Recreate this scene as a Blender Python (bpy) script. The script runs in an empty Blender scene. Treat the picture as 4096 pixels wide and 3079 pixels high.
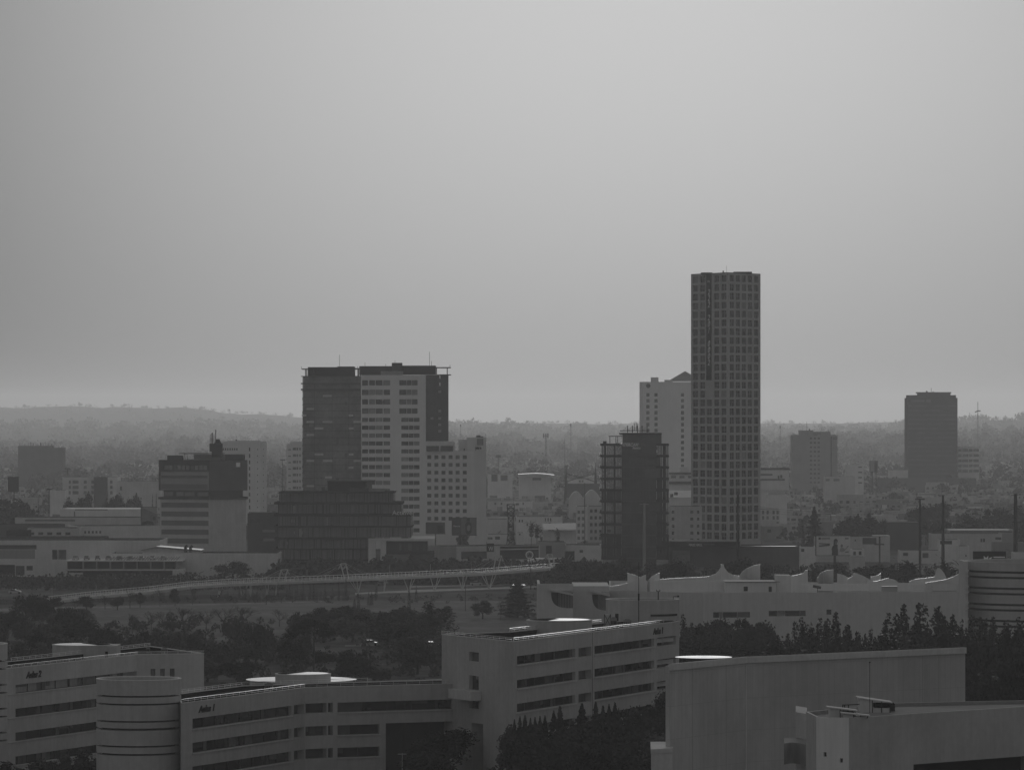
import bpy, math, random
from mathutils import Vector, Matrix, noise
R=math.radians
rnd=random.Random(7)
# ---- the lens: telephoto from a raised viewpoint 58 m above flat ground ------------
F=19484.0; H=58.0; VH=1690.0; UC=2048.0
SUN_AZ=R(2.5); SUN_EL=R(12.5)
C=bpy.context.scene.collection
scene=bpy.context.scene
def PX(U,Y): return (U-UC)*Y/F
def PZ(V,Y): return H-(V-VH)*Y/F
def GY(V): return H*F/(V-VH)          # distance at which flat ground shows at row V
def P2(U,Y): return (PX(U,Y),Y)
def RY(V,z): return (H-z)*F/(V-VH)    # distance of a level surface of height z seen at row V
def RP(U,V,z):
    y=RY(V,z); return (PX(U,y),y)
# ---- materials -------------------------------------------------------------------
def mat(name,val,rough=.85,amt=.18,scale=.35,streak=0,spec=0,rand=0,metal=0,bump=0,lines=None,fine=0):
    m=bpy.data.materials.new(name); m.use_nodes=True; nt=m.node_tree; nt.nodes.clear()
    N=nt.nodes.new; L=nt.links.new
    out=N('ShaderNodeOutputMaterial'); b=N('ShaderNodeBsdfPrincipled'); L(b.outputs[0],out.inputs[0])
    b.inputs['Roughness'].default_value=rough; b.inputs['Specular IOR Level'].default_value=spec; b.inputs['Metallic'].default_value=metal
    tc=N('ShaderNodeTexCoord')
    cur=N('ShaderNodeValue'); cur.outputs[0].default_value=val; cur=cur.outputs[0]
    def mul(a,bv):
        q=N('ShaderNodeMath'); q.operation='MULTIPLY'; L(a,q.inputs[0])
        if hasattr(bv,'links'): L(bv,q.inputs[1])
        else: q.inputs[1].default_value=bv
        return q.outputs[0]
    def nz(sc,det,vec,lo,hi,r=.55):
        n=N('ShaderNodeTexNoise'); n.inputs['Scale'].default_value=sc; n.inputs['Detail'].default_value=det; n.inputs['Roughness'].default_value=r
        L(vec,n.inputs['Vector']); q=N('ShaderNodeMapRange'); q.inputs[1].default_value=.3; q.inputs[2].default_value=.7
        q.inputs[3].default_value=lo; q.inputs[4].default_value=hi; L(n.outputs['Fac'],q.inputs[0]); return q.outputs[0]
    if amt: cur=mul(cur,nz(scale,5,tc.outputs['Object'],1-amt,1+amt))
    if fine: cur=mul(cur,nz(scale*9,3,tc.outputs['Object'],1-fine,1+fine))
    if streak:
        mp=N('ShaderNodeMapping'); mp.inputs['Scale'].default_value=(1.3,1.3,.07); L(tc.outputs['Object'],mp.inputs[0])
        cur=mul(cur,nz(.9,6,mp.outputs[0],1-streak,1+streak*.5,.7))
    if lines:
        w=N('ShaderNodeTexBrick'); w.offset=lines[3] if len(lines)>3 else .0; w.inputs['Scale'].default_value=1
        w.inputs['Brick Width'].default_value=lines[0]; w.inputs['Row Height'].default_value=lines[1]; w.inputs['Mortar Size'].default_value=lines[2]
        w.inputs['Color1'].default_value=(1,1,1,1); w.inputs['Color2'].default_value=(.95,.95,.95,1); w.inputs['Mortar'].default_value=(.84,.84,.84,1)
        sx=N('ShaderNodeSeparateXYZ'); L(tc.outputs['Object'],sx.inputs[0]); ad=N('ShaderNodeMath'); L(sx.outputs[0],ad.inputs[0]); L(sx.outputs[1],ad.inputs[1])
        cx=N('ShaderNodeCombineXYZ'); L(ad.outputs[0],cx.inputs[0]); L(sx.outputs[2],cx.inputs[1]); L(cx.outputs[0],w.inputs['Vector'])
        bw=N('ShaderNodeRGBToBW'); L(w.outputs['Color'],bw.inputs[0]); cur=mul(cur,bw.outputs[0])
    if rand:
        oi=N('ShaderNodeObjectInfo'); q=N('ShaderNodeMapRange'); q.inputs[3].default_value=1-rand; q.inputs[4].default_value=1+rand
        L(oi.outputs['Random'],q.inputs[0]); cur=mul(cur,q.outputs[0])
    cc=N('ShaderNodeCombineColor'); L(cur,cc.inputs[0]); L(cur,cc.inputs[1]); L(cur,cc.inputs[2]); L(cc.outputs[0],b.inputs['Base Color'])
    if bump:
        n=N('ShaderNodeTexNoise'); n.inputs['Scale'].default_value=scale*6; L(tc.outputs['Object'],n.inputs['Vector'])
        bp=N('ShaderNodeBump'); bp.inputs['Strength'].default_value=bump; bp.inputs['Distance'].default_value=.3; L(n.outputs['Fac'],bp.inputs['Height']); L(bp.outputs[0],b.inputs['Normal'])
    return m
M={}
M['white']=mat('white_render',0.5,.8,.11,.12,.11,fine=.05)
M['whiteb']=mat('pale_render',0.62,.8,.08,.2,.10,fine=.05)
M['bright']=mat('bright_white',.85,.8,.07,.12,.14)  # brightest white, for the end wall of the nearest block
M['panel']=mat('panelled_concrete',0.5,.8,.12,.08,.1,lines=(1.55,4.6,.045,.0),fine=.04)
M['panel2']=mat('ribbed_concrete',0.5,.8,.07,.1,.10,lines=(2.4,9.0,.03,.5),fine=.04)
M['museum']=mat('museum_concrete',0.6,.75,.05,.08,.08,lines=(7.,30.,.03,.0),fine=.03)
M['tower']=mat('dark_tower_render',.42,.85,.06,.1,.06)
M['sail']=mat('sail_concrete',.6,.5,.05,.08,.08,spec=.3)
M['tg']=mat('tower_glass',.022,.25,.2,.3,0,.35,rand=.35)
M['tg2']=mat('tower_glass_grey',.07,.3,.2,.4,0,.3,rand=.3)
M['tint2']=mat('tinted_glass_hazed',.16,.3,.45,.09,.2,.3,fine=.25)
M['housef']=mat('far_house_render',.3,.9,.65,.035,.2,fine=.5)
M['leafp']=mat('foliage_park',.1,.8,.45,.45,rand=.45)
M['leafq']=mat('foliage_park_dark',.055,.8,.45,.45,rand=.4)
M['dirt']=mat('dirt_path',.2,.95,.35,.08,fine=.3)
M['cream']=mat('tower_render',.66,.85,.06,.1,.06)
M['grey']=mat('grey_render',0.28,.8,.1,.15,.1)
M['dgrey']=mat('dark_grey_panel',.08,.8,.12,.15,.05,spec=0)
M['black']=mat('black_cladding',.028,.85,.15,.2,spec=0)
M['tint']=mat('tinted_glass',.06,.15,.5,.14,.25,.6,rand=.25)
M['glass']=mat('window_glass',.03,.1,.25,.3,0,.6,rand=.5)
M['glassm']=mat('window_glass_grey',.085,.2,.25,.4,0,.6,rand=.4)
M['curtain']=mat('window_with_curtain',.22,.4,.2,1.0,.15,.5,rand=.3)
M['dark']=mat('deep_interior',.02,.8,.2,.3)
M['spandrel']=mat('glass_spandrel',.075,.3,.15,.2,0,.5,rand=.3)
def clear():
    m=bpy.data.materials.new('clear_glass'); m.use_nodes=True; nt=m.node_tree; nt.nodes.clear(); N=nt.nodes.new
    o=N('ShaderNodeOutputMaterial'); t=N('ShaderNodeBsdfTransparent'); t.inputs[0].default_value=(.72,.72,.72,1); g=N('ShaderNodeBsdfGlossy'); g.inputs['Roughness'].default_value=.1; g.inputs['Color'].default_value=(.6,.6,.6,1)
    x=N('ShaderNodeMixShader'); x.inputs[0].default_value=.12; nt.links.new(t.outputs[0],x.inputs[1]); nt.links.new(g.outputs[0],x.inputs[2]); nt.links.new(x.outputs[0],o.inputs[0]); return m
M['clear']=clear()
M['metal']=mat('painted_steel',.035,.5,.1,.5)
M['wmetal']=mat('white_steel',.5,.7,.08,.5,spec=0)
M['rail']=mat('galvanised_rail',.75,.45,.1,.5,spec=.5)
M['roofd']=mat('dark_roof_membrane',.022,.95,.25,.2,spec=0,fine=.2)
M['rooff']=mat('flat_roof_gravel',.09,.95,.2,.15,spec=0,fine=.2,rand=.2)
M['roofw']=mat('white_roof_membrane',.55,.65,.1,.15,spec=0,fine=.08)
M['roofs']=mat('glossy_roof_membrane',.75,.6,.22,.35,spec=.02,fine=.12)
M['roofg']=mat('sheet_metal_roof',.3,.7,.15,.2,spec=.12,rand=.4)
M['sign']=mat('dark_sign_letters',.035,.6,0)
M['signw']=mat('pale_sign_letters',.9,.6,0)
M['signg']=mat('grey_sign_letters',.85,.6,.0)
M['skin']=mat('printed_mid_grey',.16,.7,.2,.8)
M['house']=mat('house_render',0.33,.9,.1,.3,.15,rand=.6)
M['houseb']=mat('house_block',0.2,.9,.15,.3,.15,rand=.5,lines=(.8,.4,.05,.5))
M['tank']=mat('water_tank',.05,.5,.1,1,rand=.4)
M['leaf']=mat('foliage_dark',.06,.7,.45,.45,spec=0,rand=.35)
M['leafd']=mat('foliage_conifer',.036,.7,.35,.5,spec=.15,rand=.25)
M['leafl']=mat('foliage_light',.1,.7,.4,.4,spec=0,rand=.3)
M['bark']=mat('bark',.06,.9,.3,2.)
M['ground']=mat('ground_soil',.10,.95,.35,.02,spec=0,fine=.3)
M['grass']=mat('dry_grass_field',.15,.95,.22,.035,spec=0,fine=.2,bump=.5)
M['asphalt']=mat('asphalt',.06,.85,.2,.08,fine=.15)
M['concrete']=mat('pale_concrete_road',.36,.8,.15,.05,spec=0,fine=.1)
M['hill']=mat('scrub_hillside',.035,.95,.4,.006,spec=0,fine=.3)
M['car']=mat('car_paint',.3,.25,0,spec=.8,rand=.85)
M['rubber']=mat('rubber',.02,.8,0)
# ---- mesh building ----------------------------------------------------------------
ORG={}
class MB:
    def __init__(s): s.v=[]; s.f=[]
    def face(s,*p):
        i=len(s.v); s.v.extend([tuple(q) for q in p]); s.f.append(tuple(range(i,i+len(p))))
    def box(s,x0,x1,y0,y1,z0,z1):
        s.prism([(x0,y0),(x1,y0),(x1,y1),(x0,y1)],z0,z1)
    def prism(s,poly,z0,z1,top=True,bot=True):
        n=len(poly); i=len(s.v)
        s.v+= [(p[0],p[1],z0) for p in poly]+[(p[0],p[1],z1) for p in poly]
        for k in range(n):
            j=(k+1)%n; s.f.append((i+k,i+j,i+n+j,i+n+k))
        if top: s.f.append(tuple(i+n+k for k in range(n)))
        if bot: s.f.append(tuple(i+n-1-k for k in range(n)))
    def lbox(s,A,B,w,z0,z1,off=0):      # box along a plan line A-B, width w, centred (off: shift to its right-hand side)
        a=Vector(A); b=Vector(B); d=(b-a).normalized(); n=Vector((d.y,-d.x)); o=n*off
        p=[a+n*w/2+o,b+n*w/2+o,b-n*w/2+o,a-n*w/2+o]
        s.prism([tuple(q) for q in p],z0,z1)
    def slope(s,A,B,w,t):               # bar from 3D point A to B, width w, height t
        s.tube(A,B,w/2,4)
    def cyl(s,cx,cy,r,z0,z1,n=48,r2=None,top=True,bot=True,sy=1.0):
        r2=r if r2 is None else r2; i=len(s.v)
        for z,q in((z0,r),(z1,r2)):
            s.v+=[(cx+q*math.cos(2*math.pi*k/n),cy+q*sy*math.sin(2*math.pi*k/n),z) for k in range(n)]
        for k in range(n):
            j=(k+1)%n; s.f.append((i+k,i+j,i+n+j,i+n+k))
        if top: s.f.append(tuple(i+n+k for k in range(n)))
        if bot: s.f.append(tuple(i+n-1-k for k in range(n)))
    def ring(s,cx,cy,ro,ri,z0,z1,n=48):
        i=len(s.v)
        for q,z in((ro,z0),(ro,z1),(ri,z1),(ri,z0)):
            s.v+=[(cx+q*math.cos(2*math.pi*k/n),cy+q*math.sin(2*math.pi*k/n),z) for k in range(n)]
        for a in range(4):
            b=(a+1)%4
            for k in range(n):
                j=(k+1)%n; s.f.append((i+a*n+k,i+a*n+j,i+b*n+j,i+b*n+k))
    def tube(s,A,B,r,n=6,r2=None):
        a=Vector(A); b=Vector(B); d=b-a
        if d.length<1e-6: return
        d.normalize(); u=d.orthogonal().normalized(); w=d.cross(u); r2=r if r2 is None else r2; i=len(s.v)
        for p,q in((a,r),(b,r2)):
            for k in range(n):
                t=2*math.pi*k/n; s.v.append(tuple(p+(u*math.cos(t)+w*math.sin(t))*q))
        for k in range(n):
            j=(k+1)%n; s.f.append((i+k,i+j,i+n+j,i+n+k))
        s.f.append(tuple(i+n+k for k in range(n))); s.f.append(tuple(i+n-1-k for k in range(n)))
    def extr(s,pts,y0,y1):              # outline in (x,z), extruded from y0 to y1
        n=len(pts); i=len(s.v)
        s.v+=[(p[0],y0,p[1]) for p in pts]+[(p[0],y1,p[1]) for p in pts]
        for k in range(n):
            j=(k+1)%n; s.f.append((i+k,i+j,i+n+j,i+n+k))
        s.f.append(tuple(i+k for k in range(n))); s.f.append(tuple(i+n+n-1-k for k in range(n)))
    def build(s,name,m,parent=None,smooth=False,loc=None):
        o0=ORG[parent.name] if parent else Vector((0,0,0))
        if loc is not None: o0=Vector(loc)
        me=bpy.data.meshes.new(name)
        me.from_pydata([(x-o0.x,y-o0.y,z-o0.z) for x,y,z in s.v],[],s.f); me.update()
        me.materials.append(M[m] if isinstance(m,str) else m)
        if smooth: me.polygons.foreach_set('use_smooth',[True]*len(me.polygons))
        o=bpy.data.objects.new(name,me); C.objects.link(o); o.parent=parent
        if parent is None: o.location=o0
        ORG[o.name]=o0.copy(); return o
def tag(o,label,cat,group=None,kind=None):
    if kind: o['kind']=kind
    if label: o['label']=label
    if cat: o['category']=cat
    if group: o['group']=group
    return o
def thing(name,label,cat,loc,group=None):
    o=bpy.data.objects.new(name,None); C.objects.link(o); o.location=loc; o.empty_display_size=1
    ORG[o.name]=Vector(loc); return tag(o,label,cat,group)
def copy_tree(o,parent=None):
    c=o.copy(); C.objects.link(c); c.parent=parent
    for ch in [k for k in o.children]: copy_tree(ch,c)
    return c
def inset(poly,d):
    n=len(poly); out=[]
    for k in range(n):
        a=Vector(poly[k-1]); b=Vector(poly[k]); c=Vector(poly[(k+1)%n])
        d1=(b-a).normalized(); d2=(c-b).normalized(); n1=Vector((-d1.y,d1.x)); n2=Vector((-d2.y,d2.x))
        m=(n1+n2); m=m/max(.3,m.dot(n1)); out.append(tuple(b+m*d))
    return out
def facade(mb,A,B,z0,z1,holes,depth):
    A=Vector(A);B=Vector(B); L=(B-A).length; d=(B-A)/L; n=Vector((-d.y,d.x))   # n points inward for a counter-clockwise outline
    ss=sorted(set([0,L]+[round(min(max(h[i],0),L),4) for h in holes for i in(0,1)])); zs=sorted(set([z0,z1]+[round(min(max(h[i],z0),z1),4) for h in holes for i in(2,3)]))
    def pt(s,z,q=0): p=A+d*s+n*q; return (p.x,p.y,z)
    if not holes:
        mb.face(pt(0,z0),pt(L,z0),pt(L,z1),pt(0,z1)); return
    for i in range(len(ss)-1):
        run=None
        for j in range(len(zs)-1):
            sm=(ss[i]+ss[i+1])/2; zm=(zs[j]+zs[j+1])/2
            ins=any(h[0]<sm<h[1] and h[2]<zm<h[3] for h in holes)
            if ins:
                if run is not None: mb.face(pt(ss[i],run),pt(ss[i+1],run),pt(ss[i+1],zs[j]),pt(ss[i],zs[j])); run=None
            elif run is None: run=zs[j]
        if run is not None: mb.face(pt(ss[i],run),pt(ss[i+1],run),pt(ss[i+1],z1),pt(ss[i],z1))
    for h in holes:
        a,b,c,e=max(h[0],0),min(h[1],L),max(h[2],z0),min(h[3],z1); q=h[5] if len(h)>5 else depth
        mb.face(pt(a,c),pt(a,c,q),pt(b,c,q),pt(b,c)); mb.face(pt(a,e),pt(b,e),pt(b,e,q),pt(a,e,q))
        mb.face(pt(a,c),pt(a,e),pt(a,e,q),pt(a,c,q)); mb.face(pt(b,c),pt(b,c,q),pt(b,e,q),pt(b,e))
def window(A,B,h,depth,parent,bars=0,name='window'):
    A=Vector(A);B=Vector(B); d=(B-A).normalized(); n=Vector((-d.y,d.x)); q=h[5] if len(h)>5 else depth
    def pt(s,z,k): p=A+d*s+n*k; return (p.x,p.y,z)
    mb=MB(); mb.face(pt(h[0],h[2],q),pt(h[1],h[2],q),pt(h[1],h[3],q),pt(h[0],h[3],q))
    o=mb.build(name,h[4] if len(h)>4 else 'glass',parent)
    if bars:
        f=MB(); nb=max(1,int(round((h[1]-h[0])/bars)))
        for k in range(1,nb):
            s=h[0]+(h[1]-h[0])*k/nb; a=A+d*s+n*(q-.14); w=.05 if k%4 else .3
            f.lbox(tuple(a-d*w),tuple(a+d*w),.12,h[2],h[3])
        a=A+d*h[0]+n*(q-.14); b=A+d*h[1]+n*(q-.14); f.lbox(tuple(a),tuple(b),.1,h[2],h[2]+.08)
        f.build('frame','dgrey',o)
        k=0; nb*=3
        while k<nb:
            w=rnd.choice([1,1,2,3])
            if rnd.random()<.42 and k+w<=nb:
                s0=h[0]+(h[1]-h[0])*k/nb+.08; s1=h[0]+(h[1]-h[0])*(k+w)/nb-.08; dn=h[3]-(h[3]-h[2])*rnd.choice([.35,.6,1,1,1])+.02; bl=MB(); bl.face(pt(s0,dn,q-.04),pt(s1,dn,q-.04),pt(s1,h[3],q-.04),pt(s0,h[3],q-.04)); bl.build('blind',rnd.choice(['glassm','spandrel','glassm','skin']),o)
            k+=w
    return o
def hp(A,B,U0,U1,z0,z1,m='glass',dep=None):      # opening on wall A-B: columns as seen, heights in metres
    A=Vector(A);B=Vector(B); d=B-A
    def s(U):
        k=(U-UC)/F; t=(k*A.y-A.x)/(d.x-k*d.y); return t*d.length
    r=[min(s(U0),s(U1)),max(s(U0),s(U1)),z0,z1,m]
    if dep: r.append(dep)
    return r
def sat(A,B,U): return hp(A,B,U,U+.01,0,1)[0]
def wallpt(A,B,U,out=.06):
    A=Vector(A);B=Vector(B); d=(B-A).normalized(); n=Vector((-d.y,d.x)); p=A+d*sat(A,B,U)-n*out; return p
def bld(name,label,cat,foot,z0,z1,wm='white',rm='rooff',holes=None,par=.9,depth=.3,group=None,bars=0,wname='window',cap=None,root=None,pmax=100,wallname='wall',edgem={}):
    holes=holes or {}
    cx=sum(p[0] for p in foot)/len(foot); cy=sum(p[1] for p in foot)/len(foot)
    root=root or thing(name,label,cat,(cx,cy,max(0,min(z0,200))),group)
    w=MB(); n=len(foot)
    for k in range(n):
        q=MB() if k in edgem else w
        facade(q,foot[k],foot[(k+1)%n],z0,z1,[tuple(h) for h in holes.get(k,[])],depth)
        if k in edgem: q.build('end_wall',edgem[k],root)
    inn=inset(foot,.35)
    for k in range(n):
        j=(k+1)%n
        w.face((*foot[k],z1),(*foot[j],z1),(*inn[j],z1),(*inn[k],z1))
    w.build(wallname,wm,root)
    r=MB(); r.prism(inset(foot,.34),z1-par-.3,z1-par)
    for k in range(n):
        j=(k+1)%n; r.face((*inn[j],z1-par),(*inn[k],z1-par),(*inn[k],z1),(*inn[j],z1))
    r.build('roof',rm,root)
    if cap:
        c=MB(); out=inset(foot,-.05)
        for k in range(n):
            j=(k+1)%n; a=out[k];b=out[j]; ci=inset(foot,.45)
            c.prism([a,b,ci[j],ci[k]],z1+.004,z1+.12)
        c.build('parapet_cap',cap,root)
    cnt=0; rest={}
    for k in sorted(holes):
        for h in holes[k]:
            if cnt<pmax: window(foot[k],foot[(k+1)%n],h,depth,root,bars,wname); cnt+=1
            else:
                A=Vector(foot[k]);B=Vector(foot[(k+1)%n]); d=(B-A).normalized(); nn=Vector((-d.y,d.x))
                q=rest.setdefault('glass',MB()); pt=lambda s,z:(*(A+d*s+nn*depth),z)
                q.face(pt(h[0],h[2]),pt(h[1],h[2]),pt(h[1],h[3]),pt(h[0],h[3]))
    for m_,q in rest.items():
        o=q.build(wname,m_,root); o['kind']='stuff'
    return root
def frect(U0,U1,Y,D,Y1=None):       # footprint whose front shows between columns U0..U1
    Y1=Y if Y1 is None else Y1
    a=P2(U0,Y); b=P2(U1,Y1); v=Vector((b[0]-a[0],b[1]-a[1])).normalized(); n=Vector((-v.y,v.x))*D
    return [a,b,(b[0]+n.x,b[1]+n.y),(a[0]+n.x,a[1]+n.y)]
def grid(A,B,cols,rows,w,h,Y,mats=('glass',)):  # windows centred on columns / rows as seen
    out=[]
    for V in rows:
        for U in cols:
            zz=PZ(V,Y); hh=h*Y/F/2
            out.append(hp(A,B,U-w/2,U+w/2,zz-hh,zz+hh,rnd.choice(mats)))
    return out
def pbox(mb,U0,U1,V0,V1,Y,D):        # box seen at U0..U1, V0 (top)..V1, front at Y
    mb.box(PX(U0,Y),PX(U1,Y),Y,Y+D,PZ(V1,Y),PZ(V0,Y))
def text(s,size,pos,dirv,m,parent,name='lettering',shear=0,ext=.05,sx=1.0,bold=0,align='LEFT',lift=0):
    cu=bpy.data.curves.new(name,'FONT'); cu.body=s; cu.size=size; cu.shear=shear; cu.extrude=ext; cu.align_x=align; cu.offset=bold; cu.resolution_u=3
    t=bpy.data.objects.new('tmp',cu); C.objects.link(t)
    bpy.context.view_layer.update()
    me=bpy.data.meshes.new_from_object(t.evaluated_get(bpy.context.evaluated_depsgraph_get()))
    bpy.data.objects.remove(t); bpy.data.curves.remove(cu)
    d=Vector((dirv[0],dirv[1],0)).normalized(); up=Vector((0,0,1)); nn=d.cross(up)
    mx=Matrix(((d.x*sx,up.x,nn.x,pos[0]),(d.y*sx,up.y,nn.y,pos[1]),(0,1,0,pos[2]),(0,0,0,1)))
    me.transform(mx); o0=ORG[parent.name]; me.transform(Matrix.Translation(-o0))
    me.materials.clear(); me.materials.append(M[m]); me.name=name
    o=bpy.data.objects.new(name,me); C.objects.link(o); o.parent=parent; ORG[o.name]=o0.copy(); return o
HZC,HZD,HZG=.93,4.7e-5,.42; SKY=.1; SKP=.4; SKM=1.2; VIG1=(-12,7.5,.85); VIG2=(14,8,.5); SUNE=1.3; EXPO=0
# ---- foreground: the white campus blocks with round stair drums --------------------
def drum(root,cx,cy,r,ztop,zbot,slits,name='stair_drum',wm='white',rm='rooff',par=.7,n=72):
    w=MB(); zs=sorted(slits,reverse=True); z=ztop
    for (a,b) in zs:               # slit from b (low) to a (high)
        w.ring(cx,cy,r,r-.9,a,z,n); z=b
    w.ring(cx,cy,r,r-.9,zbot,z,n)
    o=w.build(name,wm,root,False)
    if slits:
        c=MB(); c.cyl(cx,cy,r-.92,zbot+.1,ztop-par-.4,n); c.build('recessed_core','dark',o)
    t=MB(); t.cyl(cx,cy,r-.88,ztop-par-.35,ztop-par,n); t.build('roof',rm,o)
    rm_=MB(); rm_.ring(cx,cy,r+.06,r-.5,ztop+.004,ztop+.14,n); rm_.build('parapet_cap','whiteb',o)
    return o
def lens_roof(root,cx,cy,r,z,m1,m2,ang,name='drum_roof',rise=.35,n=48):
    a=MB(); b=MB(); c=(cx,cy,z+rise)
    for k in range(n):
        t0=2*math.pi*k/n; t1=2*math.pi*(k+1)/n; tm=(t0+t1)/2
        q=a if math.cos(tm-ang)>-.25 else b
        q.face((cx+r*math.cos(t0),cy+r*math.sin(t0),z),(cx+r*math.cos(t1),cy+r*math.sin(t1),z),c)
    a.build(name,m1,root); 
    if b.f: b.build('roof_shade_sector',m2,root)  # shaded side of the drum roofs, put in as a darker roof colour
def rail(root,pts,z,name='roof_railing',h=.55,m='rail',step=2.4,in_=.15):
    mb=MB()
    for k in range(len(pts)-1):
        a=Vector(pts[k]); b=Vector(pts[k+1]); L=(b-a).length; d=(b-a)/L
        mb.tube((a.x,a.y,z+h),(b.x,b.y,z+h),.04,5); mb.tube((a.x,a.y,z+h*.5),(b.x,b.y,z+h*.5),.03,4)
        for i in range(int(L/step)+1):
            p=a+d*min(i*step,L); mb.tube((p.x,p.y,z-.1),(p.x,p.y,z+h),.035,4)
    return mb.build(name,m,root)
# --- block "Aulas 1", low wing
zr=14.5
f1=[RP(726,2813,zr),RP(1219,2751,zr),RP(1309,2747.5,zr),RP(1861,2733,zr),RP(1800,2717,zr),RP(1470,2726,zr),RP(1055,2740,zr),RP(968,2743,zr),RP(700,2777,zr)]
lv=[(10.35,11.95),(6.6,8.2),(2.9,4.5)]
h0=[];h1=[];h2=[]
for i,(a,b) in enumerate(lv):
    h0.append(hp(f1[0],f1[1],770,1166,a,b,'glass',.55)); h0.append(hp(f1[0],f1[1],1176,1217,a,b,'dgrey',1.2))
    h1.append(hp(f1[1],f1[2],1222,1307,a,b,'dgrey',1.2))
    if i==0: h2.append(hp(f1[2],f1[3],1350,1848,a,b,'glass',.55))
    else: h2.append(hp(f1[2],f1[3],1350,1518,a,b,'glass',.55))
h2.append(hp(f1[2],f1[3],1312,1332,lv[0][0],lv[0][1],'dgrey',1.2)); h2.append(hp(f1[2],f1[3],1312,1332,lv[1][0],lv[1][1],'dgrey',1.2)); h2.append(hp(f1[2],f1[3],1312,1332,lv[2][0],lv[2][1],'dgrey',1.2))
h2.append(hp(f1[2],f1[3],1543,1855,-.5,8.3,'dgrey',3.5))
low=bld('classroom_block','low white classroom wing with long window strips and a banded round stair drum','building',f1,-1,zr,'white','roofd',{0:h0,1:h1,2:h2},par=1.1,bars=4.5,cap='whiteb',wname='window_strip')
rail(low,[f1[0],f1[1],f1[2]],zr+.12); rail(low,[f1[2],f1[3]],zr+.12); rail(low,[f1[5],f1[6],f1[7],f1[8]],zr+.12)
sy=755; dz=lambda V,Y=752:PZ(V,Y)
ss=[(dz(2787),dz(2794)),(dz(2819),dz(2826)),(dz(2888),dz(2895)),(dz(2918),dz(2927)),(dz(2988),dz(2995)),(dz(3020),dz(3028))]
drum(low,PX(555,762),762,6.62,dz(2728),-1,ss)
cx,cy=PX(1210,818),820
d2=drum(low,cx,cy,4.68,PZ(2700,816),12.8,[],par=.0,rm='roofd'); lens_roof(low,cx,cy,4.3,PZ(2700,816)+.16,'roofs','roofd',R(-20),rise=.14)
# round canopy behind, sunlit
k=thing('round_canopy','low round building with bright white lens roof behind the white classroom wing','building',(PX(1205,905),905,0))
kb=MB(); kb.cyl(PX(1205,905),905,9.6,0,PZ(2728,895),48); kb.build('wall','white',k); lens_roof(k,PX(1205,905),905,10.3,PZ(2727,895),'roofs','roofs',0,rise=.18,name='roof')
# air handler and pipes on the wing
def acunit(U,Vb,Y,w,h,label,group=None):
    x=PX(U,Y); s=Y/F; zb=PZ(Vb,Y); W=w*s; Hh=h*s
    t=thing('cooling_unit',label,'air conditioner',(x,Y,zb),group)
    b=MB(); b.box(x-W/2,x+W/2,Y,Y+W*.8,zb,zb+Hh); b.build('casing','grey',t)
    g=MB()
    for i in range(4): g.box(x-W*.42+i*W*.22,x-W*.42+i*W*.22+W*.16,Y-.05,Y-.004,zb+Hh*.25,zb+Hh*.7)
    g.build('grille','dark',t); c=MB(); c.cyl(x,Y+W*.4,W*.3,zb+Hh,zb+Hh*1.15,16); c.build('fan_cowl','grey',t)
    return t
acunit(1075,2766,806,32,34,'boxy cooling unit beside the round drum of the low classroom wing')
# lettering on the wing: 'Aulas 1'
p=wallpt(f1[0],f1[1],794,.08); dv=Vector(f1[1])-Vector(f1[0])
text('Aulas 1',1.45,(p.x,p.y,PZ(2848,p.y)),dv,'sign',low,shear=.25,sx=1.35,bold=.05)
bt=MB(); q=Vector(f1[3]); 
# --- block "Aulas 1", tall part
zt=22.5
f2=[RP(1767,2538,zt),RP(2054,2567,zt),RP(2717,2486,zt),RP(2640,2470,zt),RP(2101,2521,zt),RP(2038,2528,zt)]
lv2=[(18.75-3.86*i,20.15-3.86*i) for i in range(5)]
hL=[hp(f2[0],f2[1],1877,1915,PZ(2643,804),PZ(2606,804),'glass',.6),hp(f2[0],f2[1],1877,1915,PZ(2757,804),PZ(2700,804),'glass',.6),hp(f2[0],f2[1],1878,1915,PZ(2832,804),PZ(2802,804),'glass',.6),hp(f2[0],f2[1],1886,1932,-.5,PZ(2893,801),'dark',2.5)]
hR=[]
for a,b in lv2:
    hR+= [hp(f2[1],f2[2],2068,2302,a,b,'glass',.6),hp(f2[1],f2[2],2314,2366,a-.15,b,'spandrel',1.1),hp(f2[1],f2[2],2378,2617,a,b,'glass',.6),hp(f2[1],f2[2],2628,2704,a-.15,b,'dark',1.6)]
tall=bld('classroom_block','tall white classroom block with four window strips and rooftop drums','building',f2,-1,zt,'white','roofd',{0:hL,1:hR},par=1.15,bars=5,cap='whiteb',wname='window_strip')
A,B=Vector(f2[1]),Vector(f2[2]); dR=(B-A).normalized(); nR=Vector((-dR.y,dR.x))
for a,b in lv2:     # the curved band seen inside the open end of each strip, and the sills
    c=MB(); cc=Vector((PX(2570,879),879.5)); 
    i0=len(c.v); n=20; pts=[]
    for i in range(n+1):
        s=sat(f2[1],f2[2],2629)+(sat(f2[1],f2[2],2703)-sat(f2[1],f2[2],2629))*i/n
        q=A+dR*s+nR*(.25+1.1*(1-((i/n-.15))**2)); pts.append(q)
    for i in range(n): c.lbox(tuple(pts[i]),tuple(pts[i+1]),.25,a+.35,b-.3)
    c.build('curved_band','whiteb',tall)
    for (u0,u1) in((2066,2304),(2376,2619)):
        sl=MB(); p0=wallpt(f2[1],f2[2],u0,.12);p1=wallpt(f2[1],f2[2],u1,.12); sl.lbox(tuple(p0),tuple(p1),.24,a-.2,a-.01); sl.build('window_sill','whiteb',tall)
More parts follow.
